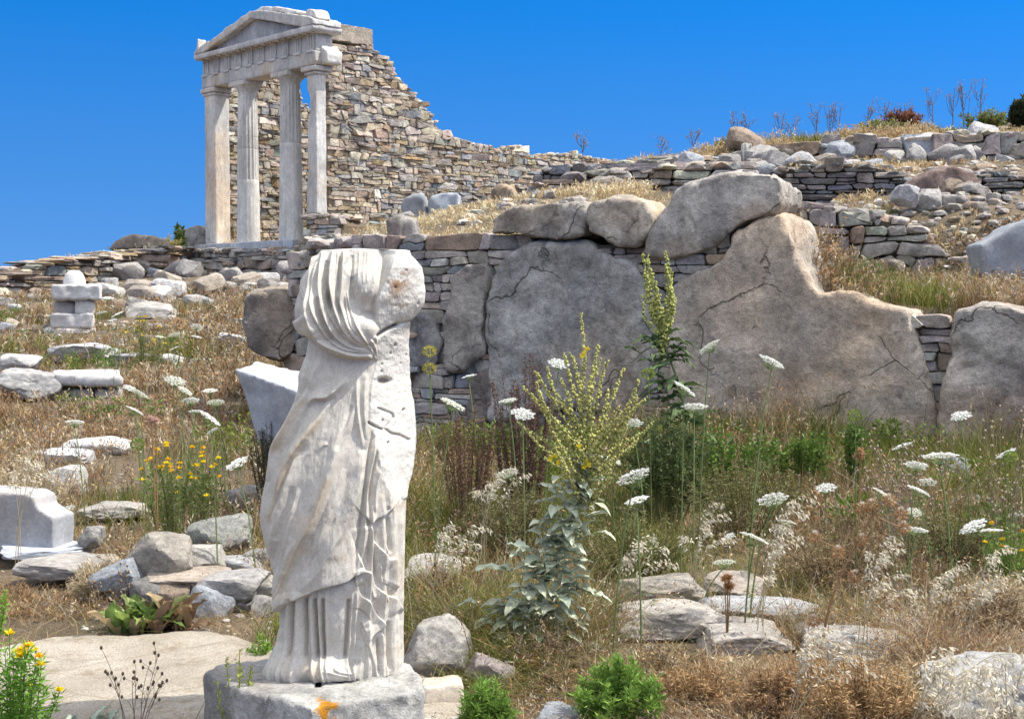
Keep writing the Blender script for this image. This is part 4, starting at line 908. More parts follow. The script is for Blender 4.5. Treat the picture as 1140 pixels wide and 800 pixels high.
mb.add(np.concatenate([vtx[:NC], [topc + [0, 0, .006]]]), t=[[i, NC, (i + 1) % NC] for i in range(NC)], c=(.66, .64, .61))
mb.add(np.concatenate([vtx[-NC:], [botc]]), t=[[(i + 1) % NC, NC, i] for i in range(NC)], c=(.4, .4, .4))
st_o = mb.build('statue', M['statue'], org=(SC.x, SC.y, zr[-1]))
tag(st_o, 'headless white marble statue of a draped figure standing on a rough plinth', 'statue')

# ------------------------------------------------------------------ the rough plinth
def on_z(px, py, z):
    dx, dy = (px - 570) / F, (400 - py) / F; dd = Vector((dx, cp + dy * sp, -sp + dy * cp)); k = (z - EYE) / dd.z
    return Vector((dd.x * k, dd.y * k, z))
ZP = float(zr[-1]) + .004
def slabblock(name, top, z, h, voxel=.02, smooth=4, col=(.4, .4, .4), amp=.012, spread=1.04, parent=None, org=None, tint=None, **k):
    p = [on_z(a, b_, z) for a, b_ in top]; c = sum(p, Vector()) / len(p); n = len(p)
    v = [tuple(q) for q in p] + [(c.x + (q.x - c.x) * spread, c.y + (q.y - c.y) * spread, z - h) for q in p]
    f = [tuple(range(n)), tuple(range(2 * n - 1, n - 1, -1))] + [(i, (i + 1) % n, n + (i + 1) % n, n + i) for i in range(n)]
    return sculpt(name, v, f, voxel, smooth, col, amp, k.get('label'), k.get('cat', 'block'), k.get('group'), k.get('material', 'marble'), k.get('seed', 1), k.get('bulge', .01), parent=parent, org=org, tint=tint, lf=k.get('lf', 3))
pc = on_z(350, 760, 0)
PL = empty('plinth', (pc.x, pc.y, 0), 'rough blue grey marble plinth of two stones with orange lichen on its front', 'plinth')
slabblock('stone_block', [(227, 748), (240, 740), (300, 731), (352, 732), (352, 768), (296, 774), (262, 765)], ZP, .24, voxel=.012, smooth=1, amp=.006, bulge=.004, parent=PL, org=(pc.x, pc.y, 0), col=(.33, .34, .35), material='rock', seed=3)
def lichen(v, c):
    x, y = project(v); k = (np.clip(1.4 - np.hypot((x - 362) / 15, (y - 795) / 16), 0, 1) * 3 * sstep(-.1, .12, fbm(v * 28, 4, 5)))[:, None].clip(0, 1)
    return c * (1 - k) + np.array([.62, .27, .02]) * k
slabblock('stone_block', [(299, 774), (345, 785), (400, 778), (455, 771), (470, 766), (468, 752), (456, 742), (400, 734), (355, 732), (355, 760), (302, 768)], ZP, .26, parent=PL, org=(pc.x, pc.y, 0), col=(.42, .41, .38), material='rock', amp=.014, bulge=.005, seed=5, tint=lichen, voxel=.012, smooth=1)
# ------------------------------------------------------------------ loose stones and cut blocks
def hit(px, py):
    """where the ray through a pixel meets the ground"""
    Ys = np.concatenate([np.arange(3.5, 16, .05), np.arange(16, 60, .15)])
    pts = np.array([P(px, py, y) for y in Ys]); g = gzv(pts[:, 0], pts[:, 1]); k = np.argmax(pts[:, 2] < g)
    if not (pts[:, 2] < g).any(): return Vector((0, 99, 0))
    return Vector(pts[k])
CLEAR = [(on_z(350, 760, 0).x, on_z(350, 760, 0).y - .05, .42)]          # circles kept free of grass
ROCKS = {}
def rock_mesh(key, seed, n, col, material, flat=1.0, planes=12, soft=11, amp=.06):
    if key in ROCKS: return ROCKS[key]
    v, t = rockv(seed, n, planes, soft, amp, flat); rng = np.random.default_rng(seed)
    c = np.array(col) * (1 + .18 * fbm(v * 1.3 + seed, 4, seed))[:, None]
    mb = MB(); mb.add(v, t=t, c=c.clip(0, .85)); o = mb.build('t', M[material], org=(0, 0, 0), sharp=28); me = o.data; bpy.data.objects.remove(o)
    me.name = 'rock'; ROCKS[key] = me; return me
def rock(px, pyb, w, h, Y=None, col=(.38, .35, .31), seed=1, label='', material='rock', depth=.9, name='rock', cat='rock', group=None, n=4, yaw=None, tilt=0, soft=50, sink=.14, clear=True, flat=1.0, roll=0):
    p = P(px, pyb, Y) if Y else hit(px, pyb)
    k = p.y / F; W_, H_ = w * k, h * k
    me = rock_mesh((seed, n, col, material, flat), seed, n, col, material, soft=soft, flat=flat)
    bb = np.array([v.co[:] for v in me.vertices]); ex = (bb.max(0) - bb.min(0)) / 2
    o = bpy.data.objects.new(name, me); COL.objects.link(o)
    D_ = W_ * depth
    # unit stone scaled after its yaw so the width on the picture is right
    a = yaw if yaw is not None else 0.0
    o.scale = (W_ / 2 / ex[0], D_ / 2 / ex[1], H_ / 2 / ex[2]); o.rotation_euler = (R(tilt), R(roll), a)
    o.location = (p.x, p.y + D_ * .35, p.z + H_ * (.5 - sink))
    tag(o, label, cat, group)
    if clear: CLEAR.append((p.x, p.y + D_ * .35, W_ * .46))
    return o
GR, TAN, BLU, PAL, BRN, DRK = (.36, .34, .32), (.43, .37, .30), (.36, .38, .41), (.52, .49, .44), (.32, .25, .19), (.22, .21, .2)
pile = 'stones of the collapsed heap left of the statue'
for px, pyb, w, h, Y, c, sd_, lab, kw in (
    (175, 640, 82, 55, 7.0, (.40, .36, .31), 101, 'biggest brownish boulder on top of the stone heap left of the statue', {}),
    (238, 614, 76, 44, 7.7, (.33, .33, .30), 102, 'dark greenish grey rock at the back of the stone heap', {}),
    (226, 634, 52, 30, 7.2, PAL, 103, 'pale smooth stone right beside the biggest boulder of the heap', {}),
    (205, 656, 104, 20, 6.9, (.45, .38, .31), 104, 'thin tan slab lying under the biggest boulder of the heap', dict(flat=2)),
    (256, 668, 84, 34, 6.8, (.42, .40, .38), 105, 'wide grey slab stone on the right half of the heap', {}),
    (288, 672, 52, 34, 6.9, PAL, 106, 'pale stone of the heap nearest the statue\'s skirt', {}),
    (230, 694, 54, 44, 6.7, BLU, 107, 'bluish wedge shaped stone leaning at the front of the heap', dict(roll=20)),
    (268, 694, 44, 34, 6.8, DRK, 108, 'dark stone in the shaded front of the heap', {}),
    (292, 700, 38, 44, 6.7, GR, 109, 'grey stone at the right foot of the heap beside the statue', {}),
    (124, 654, 56, 28, 6.9, BLU, 110, 'blue grey slab tipping off the left end of the heap', dict(roll=-18, flat=2)),
    (160, 680, 46, 40, 6.8, DRK, 111, 'dark brown stone under the left part of the heap', {}),
    (192, 682, 44, 38, 6.8, BRN, 112, 'brown stone behind the wilted leafy plant', {}),
    (136, 676, 34, 30, 6.9, DRK, 113, 'small dark stone at the left foot of the heap', {}),
    (262, 640, 70, 22, 7.3, (.42, .42, .42), 114, 'flat grey stone at the back right of the heap', dict(flat=2)),
    (286, 634, 40, 26, 7.4, GR, 115, 'grey stone half hidden behind the statue\'s skirt', {}),
    (62, 646, 96, 24, 7.3, (.40, .37, .34), 116, 'long flat grey slab stone below the notched marble block', dict(flat=2)),
    (100, 608, 30, 26, 8.0, (.40, .38, .35), 117, 'small round grey stone right of the notched marble block', {}),
    (100, 634, 66, 16, 7.6, TAN, 118, 'low tan stone between the notched block and the heap', dict(flat=2))):
    rock(px, pyb, w, h, Y, c, sd_, lab, group=pile if 'heap' in lab else None, **kw)
for px, pyb, w, h, Y, c, sd_, lab, kw in (
    (484, 762, 84, 84, 5.6, (.50, .47, .43), 121, 'big pale speckled boulder right behind the plinth', dict(n=5)),
    (546, 768, 54, 40, 5.5, (.42, .36, .34), 122, 'rose grey oblong stone right of the pale speckled boulder', dict(roll=22, n=5)),
    (484, 652, 74, 36, 7.2, PAL, 124, 'pale rock in the dry grass right of the statue', {}),
    (740, 676, 104, 38, 6.8, (.42, .38, .33), 125, 'grey brown rock with a pale top left of the rock group on the right', dict(n=5)),
    (822, 672, 74, 34, 6.9, (.44, .38, .33), 126, 'tan rounded rock at the back of the rock group on the right', dict(n=5)),
    (742, 712, 140, 46, 6.2, (.52, .48, .43), 127, 'widest pale slab at the front of the rock group on the right', dict(flat=2, n=5, depth=.6)),
    (846, 694, 140, 28, 6.5, (.45, .46, .47), 128, 'long flat bluish slab in the middle of the rock group', dict(flat=2, n=5, depth=.5)),
    (832, 730, 112, 32, 6.0, (.48, .44, .40), 129, 'flat tan slab below the long bluish slab', dict(flat=2, n=5)),
    (958, 745, 130, 46, 5.9, (.50, .48, .45), 130, 'cracked pale rock right of the tan slab', dict(n=5, depth=.6)),
    (905, 722, 50, 30, 6.2, GR, 131, 'small grey rock between the tan slab and the cracked pale rock', {}),
    (1108, 822, 160, 98, 4.9, (.42, .41, .39), 132, 'large whitish rock in the bottom right corner behind oat heads', dict(n=5)),
    (1010, 715, 70, 26, 6.4, GR, 133, 'grey rock half buried in oats on the right', {}),
    (1084, 575, 60, 24, 9.0, GR, 134, 'small grey rock in the grass below the reddish boulder', {}),
    (1068, 545, 34, 44, 9.6, (.4, .42, .45), 135, 'bluish upright stone at the foot of the wall gap on the right', {}),
    (620, 815, 60, 30, 5.0, BLU, 136, 'low blue grey stone at the bottom edge between the two green bushes', {}),
    (72, 552, 46, 38, 10.4, (.50, .49, .47), 137, 'pale triangular rock above the notched marble block', {}),
    (122, 578, 76, 20, 9.2, (.46, .43, .39), 138, 'low pale slab in dry grass right of the triangular rock', dict(flat=2)),
    (272, 562, 44, 22, 9.6, (.46, .45, .43), 139, 'pale rock in the grass just left of the statue\'s skirt', {}),
    (28, 443, 72, 38, 16.5, (.42, .41, .40), 140, 'big rounded grey rock at the left edge beside the slab topped wall stub', dict(n=5)),
    (16, 412, 50, 20, 17.6, (.55, .54, .52), 141, 'pale flat rock above the big rounded grey one at the left edge', dict(flat=2)),
    (84, 402, 76, 24, 20.5, (.46, .46, .46), 142, 'long pale rock in the grass below the stone altar', dict(flat=1.6)),
    (144, 407, 56, 16, 20, (.33, .33, .33), 143, 'dark flat rock right of the long pale rock', dict(flat=2)),
    (188, 406, 32, 14, 20, (.55, .55, .54), 144, 'small white rock in the middle of the left meadow', {}),
    (222, 408, 46, 10, 20, (.5, .5, .49), 145, 'low flat white slab in the left meadow', dict(flat=2)),
    (256, 384, 36, 16, 22, (.56, .56, .55), 146, 'white boulder in the meadow near the round dark boulder', {}),
    (108, 508, 84, 22, 12.6, (.58, .58, .57), 147, 'long white marble slab lying in the left meadow', dict(flat=2, material='marble', name='marble_slab', cat='slab')),
    (68, 520, 70, 22, 12.0, (.50, .51, .53), 148, 'bluish white slab overlapping the long white slab at its left', dict(flat=2, material='marble', name='marble_slab', cat='slab')),
    (40, 622, 104, 14, 7.9, (.50, .53, .58), 149, 'thin blue white slab under the notched marble block', dict(flat=2, material='marble', name='marble_slab', cat='slab')),
    (166, 364, 72, 34, 27, (.42, .40, .37), 150, 'broad flat outcrop on the slope below the temple terrace', dict(flat=1.5)),
    (1012, 226, 34, 26, 15.6, (.46, .46, .46), 151, 'pale rounded stone leaning on the reddish boulder', {}),
    (1036, 236, 40, 30, 15.8, (.40, .38, .36), 152, 'grey stone right of the pale rounded one on the slope', {}),
    (1066, 238, 44, 28, 15.8, (.42, .38, .35), 153, 'flat topped stone at the right of the trio on the slope', {})):

    rock(px, pyb, w, h, Y, c, sd_, lab, **kw)
# cut blocks
CLEAR += [(X(100, 15.9), 15.9, .9), (X(30, 15.9), 15.9, .8), (X(100, 11.9), 11.9, .45), (X(60, 11.4), 11.4, .4), (X(84, 19.6), 19.6, .6), (X(82, 24.0), 24.0, .6), (X(165, 26), 26, 1.0), (X(20, 7.6), 7.6, .4), (X(745, 5.9), 5.9, .35), (X(840, 5.8), 5.8, .35), (X(960, 5.6), 5.6, .25)]
def solid(name, corners, voxel, smooth, col, amp, label, seed, cat='block', material='marble', group=None, parent=None, org=None, bulge=.01):
    """eight corners given as (px, py, Y): front bottom-left, bottom-right, top-right, top-left, then the same at the back"""
    v = [tuple(P(*c)) for c in corners]; f = [(0, 1, 2, 3), (7, 6, 5, 4), (0, 4, 5, 1), (1, 5, 6, 2), (2, 6, 7, 3), (3, 7, 4, 0)]
    if parent is None: c = sum((Vector(k) for k in v), Vector()) / 8; CLEAR.append((c.x, c.y, .25 * (Vector(v[0]) - Vector(v[1])).length + .1))
    return sculpt(name, v, f, voxel, smooth, col, amp, label, cat, group, material, seed, bulge, parent=parent, org=org, lf=2.5)
solid('marble_block', [(296, 515, 9.3), (380, 560, 8.9), (380, 452, 8.8), (259, 409, 9.3), (318, 505, 9.9), (400, 540, 9.5), (400, 428, 9.5), (287, 401, 9.95)], .02, 2, (.44, .47, .52), .006, 'leaning cut block of blue grey marble with a bright top left of the statue', 61)
boulder('marble_block', [(-60, 614), (-60, 545), (-10, 544), (38, 547), (46, 552), (49, 562), (58, 568), (68, 574), (67, 616), (20, 612)], (X(-60, 8.2), 8.2), (X(80, 8.0), 8.0), .16, .08, voxel=.014, smooth=2, col=(.40, .41, .43), amp=.010, material='marble', cat='block', square=True,
        label='white marble block with a stepped notch in its right end', seed=62, bulge=.01); CLEAR.append((X(20, 8.2), 8.3, .35))
solid('marble_slab', [(61, 431, 16.6), (138, 431, 16.4), (138, 419, 16.4), (61, 416, 16.6), (52, 424, 17.6), (132, 424, 17.6), (132, 411, 17.6), (60, 411, 17.6)], .04, 1, (.55, .56, .57), .012, 'thick white slab topping the short block wall in the left meadow', 63, cat='slab')
solid('stone_block', [(74, 453, 16.7), (103, 453, 16.6), (103, 433, 16.6), (74, 433, 16.7), (74, 445, 17.4), (103, 445, 17.4), (103, 430, 17.4), (74, 430, 17.4)], .04, 2, (.45, .43, .40), .02, 'left grey block under the thick white slab', 64, material='rock')
solid('stone_block', [(106, 454, 16.6), (138, 454, 16.5), (137, 432, 16.5), (106, 433, 16.6), (106, 445, 17.4), (138, 445, 17.3), (138, 430, 17.4), (106, 430, 17.4)], .04, 2, (.48, .46, .43), .02, 'right grey block under the thick white slab', 65, material='rock')
solid('stone_block', [(470, 790, 5.15), (516, 786, 5.2), (516, 760, 5.2), (468, 762, 5.15), (470, 770, 5.5), (512, 770, 5.5), (512, 750, 5.5), (468, 752, 5.5)], .015, 2, (.55, .49, .42), .008, 'small cream block beside the plinth under the speckled boulder', 66)
solid('stone_slab', [(468, 815, 4.95), (520, 812, 5.0), (520, 797, 5.0), (468, 799, 4.95), (470, 800, 5.3), (516, 800, 5.3), (516, 790, 5.3), (468, 792, 5.3)], .015, 1, (.6, .58, .54), .006, 'thin white slab at the bottom edge below the cream block', 67, cat='slab')
a0 = P(82, 370, 25)
AL = empty('altar', tuple(a0), 'small altar of stacked white blocks with a domed stone on top', 'altar')
def ab(name, x0, x1, y0, y1, dY, c, seed, yf=24.6):
    cs = [(x0, y1, yf), (x1, y1, yf), (x1, y0, yf), (x0, y0, yf), (x0 + 1, y1, yf + dY), (x1 + 1, y1, yf + dY), (x1 + 1, y0, yf + dY), (x0 + 1, y0, yf + dY)]
    solid(name, cs, .04, 1, c, .02, None, seed, parent=AL, org=tuple(a0))
ab('base_slab', 50, 106, 365, 373, 1.0, (.55, .53, .5), 1); ab('lower_block', 57, 104, 349, 366, .8, (.58, .56, .53), 2); ab('middle_block', 84, 105, 334, 350, .6, (.55, .53, .5), 3, 24.7); ab('middle_block', 60, 83, 335, 350, .5, (.42, .37, .33), 4, 24.85)  # left middle block fills a shadowed gap, shade put into its darker colour
ab('top_slab', 58, 112, 317, 334, .9, (.56, .55, .53), 5)
dm = MB(); th, ph = np.meshgrid(np.linspace(0, 2 * math.pi, 40), np.linspace(0, math.pi / 2, 14)); r_ = .20 * np.cos(ph) ** .7
cc_ = P(83, 317, 25.0); v = np.stack([cc_.x + r_ * np.cos(th) * (1 + .05 * np.cos(8 * th)), cc_.y + r_ * np.sin(th), cc_.z + .27 * np.sin(ph)], -1).reshape(-1, 3)
i = np.arange(v.shape[0]).reshape(14, 40); dm.add(v, q=np.stack([i[:-1, :-1], i[:-1, 1:], i[1:, 1:], i[1:, :-1]], -1).reshape(-1, 4), c=(.68, .66, .62)); dm.build('dome', M['marble'], parent=AL, org=tuple(a0))
# scattered stones: shared meshes, every stone an object
PROTO = [rock_mesh(('p', i), 300 + i, 3, [GR, TAN, PAL, BLU, GR, BRN, (.45, .43, .40), (.30, .28, .26), (.5, .49, .48), (.38, .33, .28)][i % 10], 'rock', flat=[1, 1.8][i % 2], planes=9, amp=.05, soft=40) for i in range(20)]
def scatter(n, pxr, pyr, wr, label, group, seed, Y=None, up=.0, aspect=(.4, .75), on=None, cat='rock'):
    rng = random.Random(seed)
    for _ in range(n):
        px = rng.uniform(*pxr); 
        if on: py = interp(on, px) + rng.uniform(*pyr)
        else: py = rng.uniform(*pyr)
        p = P(px, py, rng.uniform(*Y)) if Y else hit(px, py)
        if Y: p.z = gz(p.x, p.y)
        if p.y > 46 or (Y is None and p.y < 5): continue
        w = rng.uniform(*wr) * (p.y / F); h = w * rng.uniform(*aspect)
        o = bpy.data.objects.new('rock', rng.choice(PROTO)); COL.objects.link(o)
        o.scale = (w / 2, w / 2 * rng.uniform(.6, 1), h / 2); o.rotation_euler = (rng.uniform(-.3, .3), rng.uniform(-.35, .35), rng.uniform(0, 6.3))
        o.location = (p.x, p.y, p.z + h * .28 + up * rng.random()); tag(o, label, cat, group)
scatter(52, (118, 345), (306, 352), (10, 44), 'grey stone strewn on the slope below the temple', 'stones strewn below the temple', 71, aspect=(.45, .8))
scatter(16, (150, 330), (352, 400), (8, 24), 'stone lying in the upper left meadow', 'stones in the upper left meadow', 72)
scatter(16, (0, 60), (318, 372), (8, 26), 'stone on the slope beside the altar at the far left', 'stones beside the altar', 73)
scatter(56, (700, 1150), (140, 180), (14, 46), 'large grey stone tumbled along the upper right terrace', 'stones tumbled on the upper right terrace', 74, Y=(21, 24.2), aspect=(.5, .8))
scatter(30, (620, 880), (150, 178), (12, 40), 'stone tumbled left of the upper terrace wall', 'stones tumbled in the middle distance', 75, Y=(19.5, 23.5), aspect=(.5, .8))
scatter(22, (1020, 1150), (190, 260), (12, 36), 'stone on the slope near the reddish boulder', 'stones near the reddish boulder', 76, Y=(15.2, 18.2), aspect=(.5, .8))
scatter(20, (880, 1000), (190, 300), (10, 26), 'fieldstone lying behind the L shaped outcrop', 'fieldstones behind the outcrop', 77, Y=(13.2, 15), aspect=(.5, .8))
scatter(22, (440, 640), (205, 250), (12, 34), 'stone at the foot of the tall temple wall', 'stones at the foot of the temple wall', 78, Y=(26, 36), aspect=(.5, .8))
scatter(14, (560, 760), (200, 225), (8, 22), 'small stone in the dry grass above the capstones', 'small stones above the capstones', 79, Y=(13.4, 18), aspect=(.5, .8))
scatter(10, (490, 1040), (486, 520), (14, 40), 'stone at the foot of the great wall', 'stones at the foot of the great wall', 83)
# gravel: nobody would count it
gm = MB(); rg = np.random.default_rng(5)
for n_, xr, yr, wr in ((340, (90, 310), (622, 716), (3, 16)), (160, (190, 300), (700, 735), (2, 9)), (150, (660, 1130), (640, 790), (4, 18)), (260, (0, 240), (716, 800), (1.2, 5)), (120, (0, 320), (400, 600), (3, 12)), (1000, (600, 1150), (140, 215), (7, 28)), (620, (880, 1150), (190, 300), (6, 24)), (520, (420, 660), (195, 250), (6, 26)), (520, (100, 350), (292, 385), (4, 15)), (160, (0, 110), (310, 380), (4, 13))):
    for _ in range(n_):
        p = hit(rg.uniform(*xr), rg.uniform(*yr))
        if p.y > 45: continue
        w_ = rg.uniform(*wr) * p.y / F * .5 * rg.uniform(.4, 1); v, t = rockv(int(rg.integers(40)), 2, 9, amp=.04)
        a = rg.uniform(0, 6.28); v = v * [w_, w_ * rg.uniform(.6, 1), w_ * rg.uniform(.35, .7)]; v = np.column_stack([v[:, 0] * math.cos(a) - v[:, 1] * math.sin(a), v[:, 0] * math.sin(a) + v[:, 1] * math.cos(a), v[:, 2]])
        gm.add(v + np.array(p) + [0, 0, w_ * .15], t=t, c=pick(PAL_GREY, rg))
tag(gm.build('gravel', M['rock'], org=(0, 0, 0), sharp=35), 'gravel and pebbles lying about the heap, the pavement and the rocks', 'gravel', kind='stuff')
# ------------------------------------------------------------------ vegetation
rng = np.random.default_rng(12)
STRAW = np.array([[.52, .42, .24], [.42, .31, .16], [.30, .20, .10], [.60, .52, .36], [.36, .27, .15], [.24, .15, .09]])
FIELD = np.array([[.29, .175, .075], [.20, .115, .045], [.40, .29, .13], [.12, .07, .04], [.23, .16, .09], [.50, .42, .29], [.31, .17, .08], [.34, .29, .22], [.24, .20, .15]])
OLIVE = np.array([[.12, .145, .02], [.18, .19, .035], [.065, .10, .015], [.24, .22, .06]])
def grass(name, n, xr, yr, hr, lowside, seed, green=.2, label='', w=(.002, .005), heads=.3, fn=None, dens=None, hmod=.5, pal=STRAW, clear=True, seg=3, lean=.35):
    r = np.random.default_rng(seed); x = r.uniform(*xr, n); y = r.uniform(*yr, n)
    if lowside is not None:
        s = sdist(x, y, UP); k = (s < -.02) if lowside else (s > .45); x, y = x[k], y[k]
    p2 = np.stack([x, y, 0 * x], 1)
    cl = fbm(p2 * 1.6, 4, seed); keep = r.random(len(x)) < (.55 + .9 * cl).clip(.04, 1)
    if fn is not None: keep &= fn(x, y, r)
    if clear:
        for cx_, cy_, cr in CLEAR: keep &= np.hypot(x - cx_, y - cy_) > cr * (.85 + .2 * r.random(len(x)))
        keep &= sdist(x, y, PAVE) < .02
    x, y, cl = x[keep], y[keep], cl[keep]; N = len(x)
    z = gzv(x, y) - .02
    hm = 1 + hmod * fbm(np.stack([x, y, 0 * x], 1) * .8 + 5, 3, seed + 1)
    h = r.uniform(*hr, N) * hm.clip(.3, 2) * (.5 + r.random(N) * .6)
    ln = r.normal(0, 1, (N, 2)) * (h * lean)[:, None] + np.array([.05, -.02]) * h[:, None]
    gn = (fbm(np.stack([x, y, 0 * x], 1) * 1.1 + 9, 3, seed + 2) * .5 + green + r.normal(0, .12, N)) > .35
    c = pal[r.integers(0, len(pal), N)]; c = np.where(gn[:, None], OLIVE[r.integers(0, 4, N)], c) * r.uniform(.75, 1.25, (N, 1))
    wd = r.uniform(*w, N) * (y / 6).clip(.8, 4)
    mb = MB(); h = h * (.45 + .55 * sstep(4.9, 6.4, y)) if lowside else h; base = np.stack([x, y, z], 1); tip = c * 1.15 + .01
    blades(mb, base, h, ln, wd, c.clip(0, .8), seg=seg, rng=r, tipc=tip.clip(0, .85))
    hh = np.where((r.random(N) < heads) & ~gn)[0]
    for k in range(5):
        t = .72 + .07 * k + r.uniform(-.02, .02, len(hh)); b_ = base[hh] + np.stack([ln[hh, 0] * t ** 1.8, ln[hh, 1] * t ** 1.8, h[hh] * t * (1 - .12 * t)], 1)
        d = r.normal(0, .6, (len(hh), 3)) + [0, 0, .7]
        sc = (y[hh] / 6).clip(.8, 3.5)
        flakes(mb, b_, d, .022 * sc * r.uniform(.6, 1.3, len(hh)), .006 * sc, (c[hh] * 1.25 + .02).clip(0, .8), r)
    return tag(mb.build(name, M['straw'], org=(0, 0, 0), smooth=False), label, 'grass', kind='stuff')
grass('dry_grass', 120000, (-.3, 3.4), (4.15, 6.4), (.09, .30), True, 21, green=.1, pal=FIELD, label='matted dry brown grass along the bottom of the view', heads=.3, hmod=.9, lean=.8)
grass('dry_grass', 26000, (-3, -.9), (6.6, 8.2), (.05, .18), True, 22, green=.05, pal=FIELD, label='matted dry grass around the stone heap', heads=.2, hmod=.9, lean=.8)
def front_short(x, y, r): return r.random(len(x)) < sstep(3.4, 5.0, y) * .7 + .3
grass('dry_grass', 150000, (-1.2, 6.2), (4.1, 11.6), (.16, .46), True, 1, green=.22, pal=FIELD, hmod=.9, label='dry brown and straw coloured grass filling the field before the great wall', fn=front_short, heads=.25)
grass('green_grass', 70000, (-.9, 6), (6.4, 11.6), (.12, .36), True, 2, green=.55, pal=FIELD, hmod=.9, label='olive green grass mixed into the field before the great wall', heads=.2)
grass('dry_grass', 110000, (-8.5, -.4), (7.3, 18), (.10, .34), True, 3, green=.16, pal=FIELD, hmod=.8, label='dry straw grass of the left meadow', w=(.002, .005), heads=.35)
grass('dry_grass', 70000, (-13.5, -2), (16, 31), (.12, .36), True, 4, green=.12, pal=FIELD, label='sparse dry grass on the slope below the temple', w=(.003, .006), heads=.3, seg=2)
grass('litter', 90000, (-3.2, 6), (4.2, 9), (.03, .14), True, 5, green=-.1, label='low tangled dry litter on the ground', w=(.002, .004), heads=0, pal=STRAW[[1, 2, 4, 5]], lean=1.4, seg=2)
grass('dry_grass', 60000, (2.2, 7), (10.6, 15), (.10, .30), False, 6, green=.12, label='tall golden grass on the ledge above the right part of the wall', heads=.5, clear=False, pal=FIELD, hmod=.9, fn=lambda x, y, r: ~((x < 3.3) & (y > 12.6)))
grass('dry_grass', 30000, (-1.6, 3), (13, 20), (.06, .17), False, 7, green=-.1, label='short straw on the ledge above the capstones', heads=.3, fn=lambda x, y, r: fbm(np.stack([x, y, 0 * x], 1) * 1.5, 3, 6) > -.05, clear=False, pal=STRAW[[0, 1, 3, 4]])
grass('dry_grass', 60000, (1, 13), (15, 24), (.05, .15), False, 8, green=.0, label='straw between the terraces of the right slope', heads=.3, clear=False, w=(.003, .006), seg=2, pal=STRAW[[0, 1, 2, 4]],
      fn=lambda x, y, r: fbm(np.stack([x, y, 0 * x], 1) * 1.2, 2, 4) > .2)
grass('dry_grass', 90000, (2, 16), (24, 30), (.10, .30), False, 9, green=.26, label='golden grass along the skyline ridge', heads=.4, clear=False, w=(.003, .007), seg=2, pal=STRAW[[0, 1, 2, 4]])
grass('dry_grass', 36000, (-12, 2), (19, 42), (.08, .24), False, 10, green=.0, label='straw on the temple terrace and below the tall wall', heads=.3, clear=False, w=(.003, .006), seg=2, pal=STRAW[[0, 1, 3, 4]],
      fn=lambda x, y, r: fbm(np.stack([x, y, 0 * x], 1) * .6, 2, 3) > .0)
def leafy(mb, c0, n, r_, h_, l, w, col, rg, up=.6, colv=.25):
    th = rg.uniform(0, 6.28, n); rr = r_ * np.sqrt(rg.random(n)); zz_ = h_ * rg.random(n) ** .8; k = np.sqrt(np.clip(1 - (zz_ / h_ - .35) ** 2, .1, 1))
    p = np.stack([c0[0] + rr * k * np.cos(th), c0[1] + rr * k * np.sin(th), c0[2] + zz_], 1)
    d = np.stack([np.cos(th) * rr / r_, np.sin(th) * rr / r_, np.full(n, up)], 1) + rg.normal(0, .35, (n, 3))
    c = np.array(col) * rg.uniform(1 - colv, 1 + colv, (n, 1)); flakes(mb, p, d, l * rg.uniform(.6, 1.3, n), w, c.clip(0, .8), rg)
# soft green ground herbs at the foot of the wall and in the meadows
def herbs(name, label, spots, seed, col=(.10, .17, .03), l=.05, w=.02):
    rg = np.random.default_rng(seed); mb = MB()
    for px, py, sx, n in spots:
        for _ in range(n):
            p = hit(px + rg.uniform(-sx, sx), py + rg.uniform(-5, 8)); s_ = rg.uniform(.6, 1.4)
            leafy(mb, (p.x, p.y, p.z), 70, .10 * s_, .24 * s_, l, w, np.array(col) * rg.uniform(.7, 1.5) * [rg.uniform(.9, 1.5), 1, 1], rg)
    tag(mb.build(name, M['leaf'], org=(0, 0, 0), smooth=False), label, 'plants', kind='stuff')
herbs('ground_cover', 'green leafy herbs growing along the foot of the great wall', [(800, 500, 40, 18), (870, 505, 45, 14), (700, 515, 60, 30), (520, 510, 40, 24), (600, 515, 60, 26), (1000, 515, 60, 8), (960, 510, 40, 7), (620, 540, 60, 14), (760, 560, 80, 14), (1050, 560, 60, 10), (1090, 620, 40, 12), (980, 600, 60, 6)], 3)
herbs('ground_cover', 'green herbs scattered through the left meadow', [(295, 520, 20, 8), (90, 412, 45, 16), (190, 395, 22, 12), (40, 390, 40, 12), (250, 500, 30, 6), (120, 470, 60, 6), (20, 360, 30, 10), (210, 560, 40, 6)], 4)

